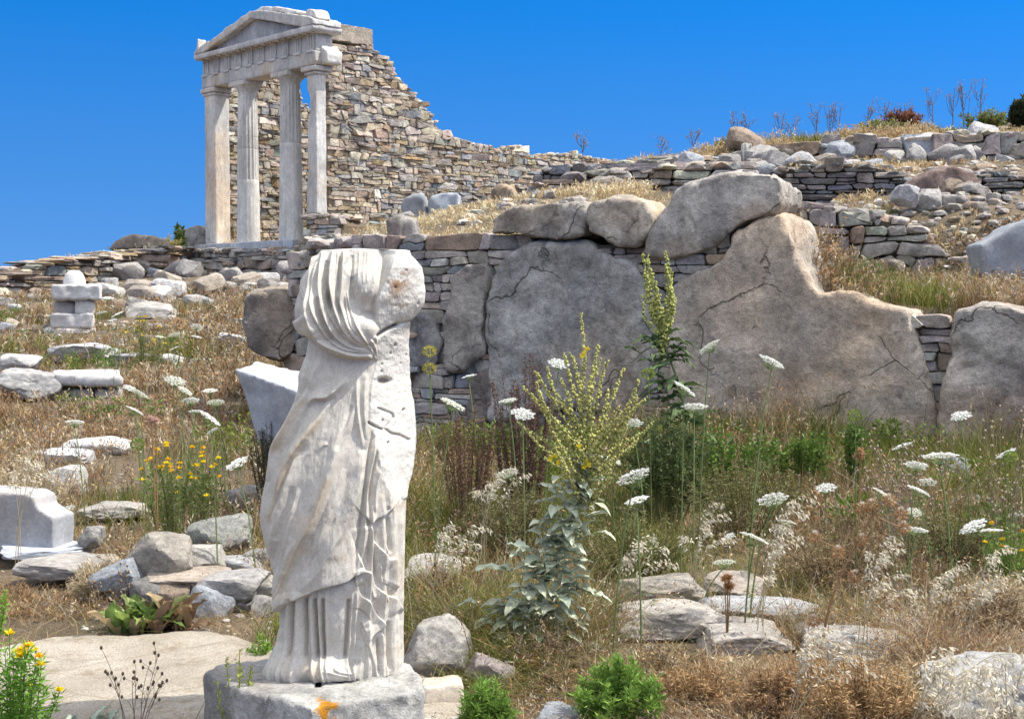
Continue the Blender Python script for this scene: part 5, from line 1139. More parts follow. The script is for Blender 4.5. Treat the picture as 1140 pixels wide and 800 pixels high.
# ---------- wild carrots
def umbel_mesh(seed, rays=44):
    rg = np.random.default_rng(seed); mb = MB(); g = 2.39996
    for i in range(rays):
        r_ = math.sqrt((i + .5) / rays); a = i * g + rg.normal(0, .08); z = .16 * (1 - r_ * r_) + rg.normal(0, .02)
        c = np.array([r_ * math.cos(a), r_ * math.sin(a), z]); n = [30, 26, 22][seed % 3]; q = rg.normal(0, .066, (n, 3)); q[:, 2] *= .3
        d = rg.normal(0, 1, (n, 3)); d[:, 2] = np.abs(d[:, 2]) * .3
        flakes(mb, c + q, d, .082, .078, np.array([[.92, .92, .88], [.92, .92, .87], [.84, .85, .74]][seed % 3]) * rg.uniform(.82, 1.08, (n, 1)), rg)
        tube(mb, bez((0, 0, -.55), (c[0] * .55, c[1] * .55, -.38), c - [0, 0, .02], 5), .012, .008, 3, (.24, .32, .12))
    for i in range(10):
        a = i * .628; tube(mb, bez((0, 0, -.55), (.25 * math.cos(a), .25 * math.sin(a), -.6), (.5 * math.cos(a), .5 * math.sin(a), -.75), 4), .01, .004, 3, (.2, .28, .1))
    o = mb.build('flower_head', M['petal'], org=(0, 0, 0), smooth=False); me = o.data; bpy.data.objects.remove(o); return me
UM = [umbel_mesh(s) for s in (1, 2, 3)]
def carrot(px, py, w, label, Y=None, tilt=0, grp='wild carrots in flower'):
    Y = Y or max(5.2, min(150 / w, 24)); p = P(px, py, Y); R_ = w / F * Y / 2 * 1.12; rg = np.random.default_rng(int(px * 7 + py))
    gx_, gy_ = p.x + rg.uniform(-.12, .12), p.y + rg.uniform(-.05, .2); g = Vector((gx_, gy_, gz(gx_, gy_)))
    if p.z - g.z < .15: g.z = p.z - .15
    root = empty('wild_carrot', tuple(g), label, 'flower', grp)
    hd = bpy.data.objects.new('flower_head', UM[rg.integers(3)]); COL.objects.link(hd); hd.parent = root
    hd.location = p - g; hd.scale = (R_, R_, R_); hd.rotation_euler = (R(rg.uniform(10, 38)), R(rg.uniform(-8, 8) + tilt), rg.uniform(0, 6))
    mb = MB(); top = np.array(p - g) - [0, 0, R_ * .5]
    tube(mb, bez((0, 0, 0), (top[0] * .2, top[1] * .2, top[2] * .6), top, 9), .0045, .0028, 4, (.17, .22, .08), (.22, .30, .12))
    for k in range(3):
        t = rg.uniform(.2, .7); b_ = top * t * [.6, .6, 1]; a = rg.uniform(0, 6.28); e = b_ + [.06 * math.cos(a), .06 * math.sin(a), .06]
        tube(mb, bez(b_, b_ + [.03 * math.cos(a), .03 * math.sin(a), .01], e, 4), .0014, .001, 3, (.2, .26, .1)); q = rg.normal(0, .018, (14, 3)) + e; flakes(mb, q, rg.normal(0, 1, (14, 3)), .02, .004, (.17, .23, .08), rg)
    mb.build('stem', M['leaf'], parent=root, org=(0, 0, 0), smooth=False)
for a in ((790, 386, 23, 'wild carrot high against the left part of the L shaped outcrop', 7.5), (859, 403, 27, 'wild carrot high against the middle of the L shaped outcrop', 6.8), (762, 433, 25, 'upper wild carrot beside the dark mullein at the wall', 7.0), (773, 453, 25, 'lower wild carrot beside the dark mullein at the wall', 7.0),
          (705, 531, 34, 'largest wild carrot, right of the big mullein', 5.6), (709, 557, 25, 'wild carrot just below the largest one', 5.8), (860, 556, 29, 'wild carrot in the middle of the right field', 6.2), (920, 543, 20, 'small wild carrot right of the one in mid field', 7.5),
          (840, 599, 29, 'wild carrot above the tan rounded rock', 6.0), (876, 581, 18, 'faded wild carrot between the two in mid field', 7.4), (812, 597, 12, 'tiny wild carrot left of the one above the tan rock', 8), (1004, 497, 20, 'wild carrot left of the pair before the wall gap', 8), (1046, 508, 33, 'broad wild carrot before the narrow gap in the wall', 6.6),
          (1020, 518, 22, 'wild carrot left below the broad one before the gap', 7.2), (1070, 463, 20, 'single wild carrot on a thin stem against the right boulder', 7.5), (984, 551, 25, 'wild carrot behind the rusty thistle head', 6.8), (1022, 546, 23, 'wild carrot right of the rusty thistle head', 7), (1032, 537, 18, 'small wild carrot above right of the rusty thistle', 8),
          (1020, 590, 22, 'wild carrot below the rusty thistle head', 6.6), (1018, 570, 16, 'small wild carrot between two larger ones by the thistle', 7.4), (1084, 586, 28, 'wild carrot right of the thistle, left of a touching pair', 6.6), (1102, 591, 24, 'right flower of the touching pair of wild carrots', 6.6),
          (1120, 505, 22, 'wild carrot at the right edge before the boulder', 7.4), (1134, 573, 16, 'small wild carrot cut by the right edge', 8), (806, 626, 22, 'ragged wild carrot left of the tan rounded rock', 6.6), (522, 419, 15, 'small wild carrot against the narrow upright slab', 8.6),
          (504, 450, 26, 'tilted wild carrot nearest the statue', 6.5), (622, 405, 21, 'wild carrot behind the top of the big mullein', 7.6), (566, 446, 17, 'upper wild carrot left of the mullein branches', 8), (582, 461, 23, 'lower wild carrot left of the mullein branches', 7), (704, 471, 20, 'pale wild carrot right of the mullein branches', 8),
          (680, 512, 22, 'wild carrot partly behind the mullein\'s lower branches', 7.5), (723, 491, 11, 'tiny wild carrot between the two mulleins', 9), (564, 527, 22, 'wild carrot low beside the mullein stem on the left', 7.2),
          (144, 432, 13, 'small wild carrot above right of the slab topped wall stub', 11), (155, 438, 18, 'wild carrot right of the slab topped wall stub', 9), (150, 457, 18, 'wild carrot below the pair by the wall stub', 8.6), (195, 424, 21, 'wild carrot highest of the group in the left meadow', 8.4),
          (206, 435, 17, 'wild carrot below the highest of the left meadow group', 9), (234, 435, 15, 'right upper wild carrot of the left meadow group', 9.5), (212, 446, 17, 'middle wild carrot of the left meadow group', 9), (240, 448, 17, 'wild carrot near the leaning marble block', 9), (218, 458, 14, 'small low wild carrot of the left meadow group', 9.6),
          (234, 466, 24, 'largest wild carrot of the left meadow group', 7.2), (236, 480, 12, 'tiny wild carrot under the largest of the left group', 10), (83, 470, 18, 'wild carrot left, below the wall stub', 8.4), (264, 516, 24, 'wild carrot beside the statue at hip height', 7.2), (194, 373, 12, 'far wild carrot above the green patch', 14), (194, 388, 10, 'far small wild carrot in the green patch', 15),
          (178, 375, 9, 'far faded wild carrot left of the green patch', 16), (219, 375, 10, 'far wild carrot right of the green patch', 16), (219, 364, 12, 'far wild carrot highest on the slope', 15), (131, 350, 13, 'wild carrot right of the altar on the slope', 16), (113, 348, 10, 'small wild carrot touching the altar outline', 17), (120, 332, 12, 'highest wild carrot by the altar top', 17),
          (76, 566, 14, 'small wild carrot beside the pale triangular rock', 9), (584, 275, 1, '', 0)):
    if a[4]: carrot(a[0], a[1], a[2], a[3], a[4], tilt=-28 if 'tilted' in a[3] else 0)
for px, py, lab in ((722, 416, 'green unopened carrot head left of the dark mullein'), (478, 410, 'yellow green seed head just right of the statue'), (478, 391, 'yellow fennel like head beside the statue\'s waist'), (153, 494, 'green seed head in the left meadow'), (1125, 508, 'pale green seed head at the right edge'), (952, 462, 'leafy green sprig against the L shaped outcrop')):
    Y = 7.0; p = P(px, py, Y); g = Vector((p.x + .03, p.y + .05, gz(p.x + .03, p.y + .05))); r_ = empty('wild_carrot', tuple(g), lab, 'flower', 'unopened heads'); rg = np.random.default_rng(px)
    mb = MB(); c0 = np.array(p - g); d = rg.normal(0, 1, (220, 3)); d /= np.linalg.norm(d, axis=1)[:, None]; flakes(mb, c0 + d * [.028, .028, .02], d + [0, 0, .4], .014, .007, np.array((.22, .28, .06) if 'yellow' not in lab else (.42, .38, .08)) * rg.uniform(.7, 1.3, (220, 1)), rg)
    mb.build('flower_head', M['leaf'], parent=r_, org=(0, 0, 0), smooth=False)
    mb = MB(); tube(mb, bez((0, 0, 0), (c0[0] * .3, c0[1] * .3, c0[2] * .6), c0 - [0, 0, .01], 8), .003, .002, 4, (.18, .24, .08)); mb.build('stem', M['leaf'], parent=r_, org=(0, 0, 0), smooth=False)

# ---------- mulleins
def leafblade(mb, base, d, L, Wd, droop, col, rg, n=9):
    """broad folded leaf with a wavy rim"""
    d = np.array(d, float); d /= np.linalg.norm(d); side = np.cross(d, [0, 0, 1.0]); side /= np.linalg.norm(side) + 1e-9
    t = np.linspace(0, 1, n); ctr = np.array(base) + d * (L * t)[:, None] + np.array([0, 0, -1]) * (droop * L * t ** 2)[:, None]
    w = Wd * .5 * np.sin(math.pi * (t * .93 + .05)) ** .8; rows = []
    nm = np.cross(side, d)
    for k in (-1, -.5, 0, .5, 1):
        wav = rg.normal(0, .05, n) * L * abs(k) + .02 * L * math.sin(k * 2) ; rows.append(ctr + side * (w * k)[:, None] + nm * ((abs(k) ** 1.5) * w * .45 + wav)[:, None])
    v = np.stack(rows, 1).reshape(-1, 3); i = np.arange(n * 5).reshape(n, 5)
    c = np.array(col) * rg.uniform(.8, 1.2) * np.where(np.tile([0, 0, 1, 0, 0], n)[:, None] > 0, 1.25, 1.0)
    mb.add(v, q=np.stack([i[:-1, :-1], i[:-1, 1:], i[1:, 1:], i[1:, :-1]], -1).reshape(-1, 4), c=c.clip(0, .8))
def buds(mb, pts, r_, rg, col, size, per=3):
    pts = np.array(pts); L = np.linalg.norm(np.diff(pts, axis=0), axis=1).sum(); n = int(L / size * per * .8)
    t = rg.random(n) * (len(pts) - 1); i = t.astype(int).clip(0, len(pts) - 2); f = (t - i)[:, None]; c = pts[i] * (1 - f) + pts[i + 1] * f
    o = rg.normal(0, 1, (n, 3)); o /= np.linalg.norm(o, axis=1)[:, None]; tt_ = t / (len(pts) - 1); rad = r_ * (1 - .55 * tt_)[:, None]
    v0, t0 = ICO[1]; s_ = size * rg.uniform(.45, .8, n) * (1 - .3 * tt_)
    v = (c + o * rad)[:, None] + v0[None] * s_[:, None, None] * [1, 1, 1.25]; cc = np.array(col) * rg.uniform(.65, 1.3, (n, 1))
    tri = t0[None] + (np.arange(n) * len(v0))[:, None, None]
    mb.add(v.reshape(-1, 3), t=tri.reshape(-1, 3), c=np.repeat(cc, len(v0), 0).clip(0, .8))
def mullein(label, Y, base, stem, branches, leaves, budcol, leafcol, bs=.0095, br=.013, flowers=(), seed=1):
    rg = np.random.default_rng(seed); g = P(base[0], base[1], Y); g.z = gz(g.x, g.y); root = empty('mullein', tuple(g), label, 'plant'); G_ = np.array(g)
    loc = lambda px, py, dy=0.0: np.array(P(px, py, Y + dy)) - G_
    sm = MB(); sp_ = smoothline3([np.zeros(3)] + [loc(*s_) for s_ in stem]); tube(sm, sp_, .013, .004, 6, (.22, .26, .12)); sm.build('stem', M['felt'], parent=root, org=(0, 0, 0))
    for b_ in branches:
        dy0 = rg.uniform(-.16, .16); pts = smoothline3([loc(x + rg.normal(0, 2.2) * (i > 0), y + rg.normal(0, 2.2) * (i > 0), dy0 * (i / (len(b_) - 1))) for i, (x, y) in enumerate(b_)])
        mb = MB(); tube(mb, pts, .004, .002, 4, (.30, .33, .12)); buds(mb, pts, br, rg, budcol, bs); mb.build('flower_spike', M['felt'], parent=root, org=(0, 0, 0), smooth=True)
    mb = MB()
    for (px, py, dx, dyp, L, Wd) in leaves:
        a = loc(px, py); k = Y / F; d = np.array([dx, rg.uniform(-.9, .5), dyp]); leafblade(mb, a, d, L, Wd, rg.uniform(.2, .7), np.array(leafcol) * rg.uniform(.8, 1.2), rg)
    mb.build('leaves', M['felt'], parent=root, org=(0, 0, 0), smooth=True)
    if flowers:
        mb = MB()
        for x, y in flowers:
            c = loc(x, y, -.03)
            for k in range(5):
                a = k * 1.2566; d = np.array([math.cos(a), -.4, math.sin(a)]); flakes(mb, c[None], d[None], .014, .016, (.80, .62, .02), rg)
        mb.build('flowers', M['petal'], parent=root, org=(0, 0, 0), smooth=False)
    CLEAR.append((g.x, g.y, .15))
def smoothline3(p, n=6):
    p = [np.array(k, float) for k in p]
    if len(p) < 3: return np.array([p[0] + (p[-1] - p[0]) * t for t in np.linspace(0, 1, 8)])
    q = [2 * p[0] - p[1]] + p + [2 * p[-1] - p[-2]]; out = []
    for i in range(len(p) - 1):
        a, b_, c, e = q[i:i + 4]
        for k in range(n): t = k / n; out.append(.5 * (2 * b_ + (c - a) * t + (2 * a - 5 * b_ + 4 * c - e) * t * t + (3 * b_ - a - 3 * c + e) * t ** 3))
    return np.array(out + [p[-1]])
rg = np.random.default_rng(5)
br = [[(655, 560 - i * 8), (655 + s_ * (12 + i), 548 - i * 10), (655 + s_ * (24 + i * 4), 528 - i * 13), (655 + s_ * (30 + i * 5), 512 - i * 15)] for i in range(7) for s_ in (-1, 1)] + [[(655, 525), (650, 450), (649, 400), (647, 350)], [(655, 520), (630, 505), (600, 485), (576, 469)], [(650, 505), (620, 480), (598, 452), (583, 430)], [(650, 500), (628, 470), (610, 440), (598, 410)], [(652, 490), (635, 460), (618, 430), (606, 412)],
      [(652, 470), (640, 440), (632, 412), (629, 390)], [(654, 480), (662, 445), (672, 420), (678, 402)], [(656, 495), (672, 460), (684, 432), (696, 411)], [(658, 510), (685, 480), (704, 458), (718, 443)], [(660, 520), (688, 500), (710, 482), (726, 466)],
      [(655, 470), (660, 440), (664, 415), (667, 398)], [(652, 455), (645, 430), (640, 410), (637, 395)], [(655, 515), (640, 480), (628, 455), (618, 440)], [(655, 515), (672, 485), (690, 465), (700, 448)], [(652, 530), (632, 512), (612, 500), (592, 484)],
      [(654, 440), (658, 420), (662, 400), (664, 385)], [(658, 500), (668, 470), (676, 448), (682, 432)], [(650, 500), (642, 470), (634, 445), (626, 425)], [(655, 535), (676, 515), (700, 500), (712, 488)], [(652, 540), (640, 525), (622, 516), (606, 510)],
      [(655, 500), (655, 470), (656, 450), (657, 430)], [(655, 505), (664, 488), (676, 470), (688, 448)], [(654, 560), (662, 548), (672, 540), (680, 528)], [(652, 560), (646, 545), (640, 535), (636, 522)]]
lv = []
for i in range(300):
    t = rg.random() ** 1.1; px = 575 + (650 - 575) * t + rg.normal(0, 9 + 24 * (1 - t) ** 1.5); py = 735 - (735 - 520) * t + rg.normal(0, 8); a = rg.uniform(0, 6.28)
    lv.append((px, py, math.cos(a), rg.uniform(.0, .9), rg.uniform(.07, .15) * (1.25 - .65 * t), rg.uniform(.045, .075) * (1.2 - .5 * t)))
mullein('big branching mullein with yellow green flower spikes and felted grey leaves', 5.9, (585, 735), [(592, 690), (612, 640), (632, 590), (650, 540), (655, 500)], br, lv, (.50, .48, .17), (.46, .50, .37), flowers=[(651, 392), (648, 396), (654, 388), (613, 510), (622, 514), (628, 517), (652, 513), (656, 517), (650, 519), (644, 497), (618, 508)], seed=3)
br2 = [[(738, 400), (730, 360), (722, 320), (715, 284)]] + [[(738, 395 - i * 6), (738 + s_ * 8, 372 - i * 7), (735 + s_ * (14 - i), 350 - i * 8), (731 + s_ * (18 - i * 1.5), 335 - i * 9)] for i in range(7) for s_ in (-1, 1)]
lv2 = []
for i in range(80):
    t = rg.random(); a = rg.uniform(0, 6.28); lv2.append((740 + 24 * (1 - t) + rg.normal(0, 7 + 9 * (1 - t)), 375 + 135 * (1 - t), math.cos(a), rg.uniform(-.1, .8), rg.uniform(.12, .24), rg.uniform(.04, .07)))
mullein('tall mullein with dark green leafy stem and pale yellow spike tops at the wall', 9.2, (768, 520), [(765, 480), (756, 430), (742, 390), (735, 370)], br2, lv2, (.46, .47, .15), (.10, .15, .06), bs=.014, br=.020, seed=4)
# ---------- bushes, thistles, oats and stalks
def bush(label, px, pyb, w, h, Y, col, n, l, wd, name='bush', cat='bush', seed=1, stems=30, stemcol=(.2, .22, .08), group=None, material='leaf', up=.9, rnd=.25, flowers=None, fcol=(.8, .5, .02), fr=.013):
    """many thin stems from one root, leaflets all along them"""
    rg = np.random.default_rng(seed); g = P(px, pyb, Y); g.z = gz(g.x, g.y); k = Y / F; W_, H_ = w * k / 2, h * k
    top = P(px, pyb - h, Y).z - g.z; root = empty(name, tuple(g), label, cat, group); sm, lm, fm = MB(), MB(), MB(); tips = []
    for i in range(stems):
        a = rg.uniform(0, 6.28); r_ = W_ * math.sqrt(rg.random()); e = np.array([r_ * math.cos(a), r_ * math.sin(a) * .8, top - H_ * (rg.uniform(0, .55) + .45 * (r_ / W_) ** 2)])
        p = bez((e[0] * .35, e[1] * .35, 0), (e[0] * rg.uniform(.4, .9), e[1] * .6, e[2] * .5), e, 8); tube(sm, p, .003, .0015, 3, stemcol); tips.append(e)
        m_ = max(3, n // stems); t = rg.uniform(max(.2, 1 - 1.25 * H_ / top), 1, m_) * 7; j = t.astype(int).clip(0, 6); f = (t - j)[:, None]; q = p[j] * (1 - f) + p[j + 1] * f
        d = rg.normal(0, 1, (m_, 3)) * [1, 1, .6] + [0, 0, up]; s_ = rg.uniform(.6, 1.3, m_); flakes(lm, q + rg.normal(0, .004, (m_, 3)), d, l * s_, wd, (np.array(col) * rg.uniform(1 - rnd, 1 + rnd, (m_, 1))).clip(0, .8), rg)
    sm.build('stems', M['leaf'], parent=root, org=(0, 0, 0), smooth=False); lm.build('foliage', M[material], parent=root, org=(0, 0, 0), smooth=False)
    if flowers:
        for e in [tips[i] for i in rg.permutation(len(tips))[:flowers]]:
            fm = MB(); c = e + rg.normal(0, .006, 3); d = rg.normal(0, 1, (26, 3)); d[:, 2] = np.abs(d[:, 2]) * .7 + .15; flakes(fm, np.repeat(c[None], 26, 0), d, fr, fr * .35, np.array(fcol) * rg.uniform(.8, 1.15, (26, 1)) * [1, rg.uniform(.75, 1.1), 1], rg); fm.build('flower', M['petal'], parent=root, org=(0, 0, 0), smooth=False)
FG = (.20, .33, .06)
bush('larger bright green needle leaved bush at the bottom centre', 690, 812, 104, 88, 5.0, FG, 11000, .036, .0065, seed=11, stems=130)
bush('smaller bright green needle leaved bush beside the cream block', 542, 812, 66, 60, 4.95, FG, 5000, .035, .005, seed=12, stems=50)
bush('little green tuft left of the larger needle leaved bush', 636, 800, 30, 34, 5.3, FG, 900, .03, .005, seed=13, stems=18)
bush('orange brown dry bush behind the smaller green bush', 590, 800, 60, 80, 5.6, (.34, .17, .08), 3500, .02, .004, name='dry_bush', seed=14, stems=60, stemcol=(.3, .15, .07), material='straw')
bush('dark purplish dry shrub against the wall left of the big mullein', 585, 500, 86, 120, 8.6, (.15, .09, .065), 9000, .022, .007, name='dry_bush', seed=15, stems=46, stemcol=(.15, .10, .07), material='straw', up=.5)
bush('second dry reddish shrub right of the statue by the wall', 520, 520, 70, 80, 8.4, (.18, .11, .07), 5000, .022, .006, name='dry_bush', seed=16, stems=34, stemcol=(.2, .12, .08), material='straw', up=.5)
bush('low dry rust coloured shrub behind the pale rock right of the statue', 500, 670, 90, 50, 6.6, (.36, .22, .12), 4200, .02, .004, name='dry_bush', seed=17, stems=90, stemcol=(.3, .18, .1), material='straw')
bush('reddish brown dry shrub at the left edge under the marble slab', 20, 712, 90, 80, 7.0, (.36, .23, .13), 4600, .018, .004, name='dry_bush', seed=18, stems=100, stemcol=(.3, .2, .12), material='straw')
bush('golden brown dry shrub in the lower right field', 900, 800, 150, 90, 5.3, (.46, .30, .15), 8500, .02, .004, name='dry_bush', seed=19, stems=160, stemcol=(.42, .28, .14), material='straw')
bush('straw coloured tangle left of the whitish corner rock', 1000, 800, 110, 76, 5.3, (.48, .37, .22), 5200, .02, .004, name='dry_bush', seed=20, stems=110, stemcol=(.42, .32, .2), material='straw')
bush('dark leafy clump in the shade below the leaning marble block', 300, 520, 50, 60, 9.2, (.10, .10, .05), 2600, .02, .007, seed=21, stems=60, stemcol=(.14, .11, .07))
for i, (x, yb, w, h, lab) in enumerate(((795, 500, 80, 34, 'green leafy bush left of the pair under the L shaped outcrop'), (852, 500, 66, 30, 'green leafy bush in the middle under the L shaped outcrop'), (902, 498, 50, 34, 'green leafy bush right under the L shaped outcrop'), (951, 496, 24, 50, 'slim bright green bush before the L shaped outcrop'))):
    bush(lab, x, yb + 10, w, h, 9.4, (.12, .20, .035), 900, .04, .016, seed=30 + i, stems=36, group='green bushes at the wall foot')
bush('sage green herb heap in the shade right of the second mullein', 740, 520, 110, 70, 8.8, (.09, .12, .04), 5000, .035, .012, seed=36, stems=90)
# yellow composites
bush('tall stems with small golden yellow flowers in the left meadow', 195, 575, 74, 100, 8.2, (.16, .20, .06), 1800, .035, .006, name='yellow_flower_plant', cat='flower', seed=41, stems=34, flowers=26, fr=.022, fcol=(.92, .70, .015))
bush('second clump of yellow flowers nearer the statue', 228, 560, 40, 74, 8.4, (.16, .20, .06), 900, .035, .006, name='yellow_flower_plant', cat='flower', seed=42, stems=18, flowers=12, fr=.022, fcol=(.92, .70, .015))
bush('pale yellow flower spikes far in the upper meadow', 160, 392, 50, 40, 19, (.2, .22, .08), 900, .07, .012, name='yellow_flower_plant', cat='flower', seed=43, stems=24, flowers=18, fr=.04, fcol=(.7, .6, .12))
bush('spiny golden thistle in flower in the bottom left corner', 12, 835, 130, 158, 4.5, (.17, .34, .04), 3600, .035, .007, name='golden_thistle', cat='flower', seed=44, stems=26, flowers=20, fr=.022, fcol=(.92, .68, .015), up=.4)
bush('tall green spiny sprig at the left edge', -6, 700, 36, 62, 6.2, (.20, .36, .05), 900, .03, .006, name='golden_thistle', cat='flower', seed=45, stems=12)
bush('thin yellow green sprig in front of the plinth\'s left corner', 262, 800, 56, 96, 4.75, (.32, .36, .07), 420, .018, .006, name='sprig', cat='plant', seed=46, stems=7, stemcol=(.3, .32, .1))
bush('yellow green upright sprig between the heap and the statue', 311, 722, 16, 74, 6.0, (.34, .36, .08), 500, .02, .005, name='sprig', cat='plant', seed=47, stems=7)
bush('low green sprig behind the plinth left of the statue', 292, 738, 40, 34, 5.9, (.22, .36, .06), 700, .022, .005, name='sprig', cat='plant', seed=48, stems=14)
bush('green plant with small yellow flowers at the right edge', 1120, 640, 60, 70, 7.2, (.18, .30, .05), 1500, .03, .006, name='yellow_flower_plant', cat='flower', seed=49, stems=30, flowers=9, fr=.02, fcol=(.85, .6, .02))
# acanthus like wilting plant
g = P(165, 708, 6.4); g.z = gz(g.x, g.y); rg = np.random.default_rng(8)
root = empty('leafy_plant', tuple(g), 'wilting broad leaved plant with green and brown leaves before the stone heap', 'plant'); mb = MB(); mb2 = MB()
for i in range(60):
    a = rg.uniform(-2.8, .3); b0 = np.array([rg.uniform(-.16, .2), rg.uniform(-.1, .12), .0]); dead = b0[0] > .05 or rg.random() < .15
    leafblade(mb2 if dead else mb, b0, (math.cos(a), math.sin(a) * .7, rg.uniform(.8, 2.6)), rg.uniform(.16, .30), rg.uniform(.05, .09), rg.uniform(.1, .7), [(.30, .20, .11), (.20, .13, .08), (.40, .31, .18)][i % 3] if dead else [(.22, .30, .08), (.35, .40, .16), (.14, .22, .06)][i % 3], rg)
mb.build('green_leaves', M['leaf'], parent=root, org=(0, 0, 0)); mb2.build('dead_leaves', M['straw'], parent=root, org=(0, 0, 0)); CLEAR.append((g.x, g.y, .2))
g = P(120, 815, 4.9); g.z = .01; root = empty('leafy_plant', tuple(g), 'grey green strap leaves at the bottom edge on the pavement', 'plant'); mb = MB()
for i in range(22): a = rg.uniform(0, 6.28); leafblade(mb, (rg.uniform(-.09, .09), rg.uniform(-.04, .04), 0), (math.cos(a), math.sin(a) * .6, rg.uniform(.25, .9)), rg.uniform(.10, .19), .028, rg.uniform(.4, 1), (.30, .36, .28), rg)
mb.build('leaves', M['felt'], parent=root, org=(0, 0, 0))
# dry seed stalks standing on the pavement
def stalks(label, px, pyb, w, h, Y, n, col, seed, name='dry_stalks', head=.006):
    rg = np.random.default_rng(seed); g = P(px, pyb, Y); g.z = gz(g.x, g.y); top = P(px, pyb - h, Y).z - g.z; root = empty(name, tuple(g), label, 'plant'); sm, hm = MB(), MB(); k = Y / F
    for i in range(n):
        e = np.array([rg.uniform(-w / 2, w / 2) * k, rg.uniform(-.1, .1), top * rg.uniform(.5, 1)]); p = bez((e[0] * .3, 0, 0), (e[0] * .5, e[1], e[2] * .6), e, 7); tube(sm, p, .0016, .001, 3, col)
        for m_ in range(3):
            b_ = p[rg.integers(2, 6)]; d = b_ + [rg.uniform(-.05, .05), rg.uniform(-.03, .03), rg.uniform(.03, .08)]; tube(sm, np.array([b_, (b_ + d) / 2 + .004, d]), .001, .0008, 3, col); v0, t0 = ICO[1]; hm.add(d + v0 * head * [1, 1, 1.5], t=t0, c=col)
        v0, t0 = ICO[1]; hm.add(e + v0 * head * [1, 1, 1.5], t=t0, c=col)
    sm.build('stalks', M['straw'], parent=root, org=(0, 0, 0)); hm.build('seed_heads', M['straw'], parent=root, org=(0, 0, 0))
stalks('thin dry stalks with dark seed heads on the pavement at the bottom left', 150, 800, 90, 80, 4.95, 9, (.20, .14, .10), 51)
stalks('bare reddish stalks right of the statue', 500, 640, 60, 110, 6.6, 8, (.28, .14, .10), 52)
stalks('fine brown stalks with tiny heads before the right boulder', 1010, 560, 110, 90, 7.6, 34, (.42, .33, .26), 53, head=.007)
stalks('fine pale stalks at the right edge of the field', 1120, 560, 60, 110, 7.4, 24, (.45, .36, .26), 54, head=.007)
stalks('tall wiry stalks on the gravelly ground by the heap', 120, 720, 60, 90, 6.6, 8, (.3, .22, .14), 55)
stalks('wiry dry stalks in the meadow above the white slab', 215, 400, 110, 60, 17, 16, (.36, .27, .18), 56, head=.014)
# rusty thistle
rg = np.random.default_rng(61); g = P(905, 800, 5.7); g.z = gz(g.x, g.y); root = empty('dry_thistle', tuple(g), 'tall rusty dry thistle leaning right with fluffy pale heads', 'plant'); G_ = np.array(g)
sm, hm, fl = MB(), MB(), MB(); lc = lambda x, y: np.array(P(x, y, 5.7)) - G_
st = smoothline3([np.zeros(3), lc(912, 730), lc(925, 670), lc(948, 615), lc(972, 572)]); tube(sm, st, .007, .004, 5, (.38, .24, .12))
heads = [(970, 562), (988, 556), (1000, 570), (1008, 588), (960, 566), (950, 640), (905, 596), (958, 600), (905, 690), (980, 735), (1015, 725), (930, 612)]
for x, y in heads:
    hm, fl = MB(), MB(); c = lc(x, y) + [0, rg.uniform(-.05, .05), 0]; j = np.argmin(np.linalg.norm(st - c, axis=1)); tube(sm, bez(st[j], (st[j] + c) / 2 - [0, 0, .01], c, 5), .003, .002, 4, (.38, .24, .12))
    d = rg.normal(0, 1, (110, 3)); d /= np.linalg.norm(d, axis=1)[:, None]; flakes(hm, c + d * .010, d + [0, 0, -.1], .026, .004, np.array([.42, .25, .12]) * rg.uniform(.6, 1.3, (110, 1)), rg)
    d = rg.normal(0, .5, (70, 3)) + [0, -.1, 1]; flakes(fl, np.repeat(c[None], 70, 0) + [0, 0, .012], d, .022, .003, (.75, .68, .58), rg); h_ = hm.build('spiny_head', M['straw'], parent=root, org=(0, 0, 0), smooth=False); fl.build('thistledown', M['petal'], parent=h_, org=(0, 0, 0), smooth=False)
n = 260; j = rg.integers(0, len(st) - 1, n); flakes(sm, st[j] + rg.normal(0, .004, (n, 3)), rg.normal(0, 1, (n, 3)) + [0, 0, .3], .035, .005, np.array([.44, .29, .15]) * rg.uniform(.6, 1.3, (n, 1)), rg)
sm.build('stem', M['straw'], parent=root, org=(0, 0, 0), smooth=False); 
# rusty small thistle tips seen on other stalks
for i, (x, y, w_, lab) in enumerate(((957, 505, 7.2, 'small rusty thistle head before the L shaped outcrop'), (172, 468, 8.0, 'pinkish dry thistle heads in the left meadow'), (812, 646, 6.0, 'small rusty dry heads above the long bluish slab'))):
    rg = np.random.default_rng(70 + i); p = P(x, y, w_); g = Vector((p.x, p.y + .05, gz(p.x, p.y + .05))); root = empty('dry_thistle', tuple(g), lab, 'plant'); sm, hm = MB(), MB(); c0 = np.array(p - g)
    for k in range(4):
        c = c0 + rg.normal(0, .02, 3); tube(sm, bez((0, 0, 0), c * .6, c, 6), .003, .002, 4, (.35, .22, .1)); d = rg.normal(0, 1, (90, 3)); flakes(hm, np.repeat(c[None], 90, 0), d, .026, .005, np.array([(.42, .26, .13), (.62, .42, .34), (.40, .22, .09)][i]) * rg.uniform(.7, 1.4, (90, 1)), rg)
    sm.build('stem', M['straw'], parent=root, org=(0, 0, 0)); hm.build('spiny_heads', M['straw'], parent=root, org=(0, 0, 0), smooth=False)
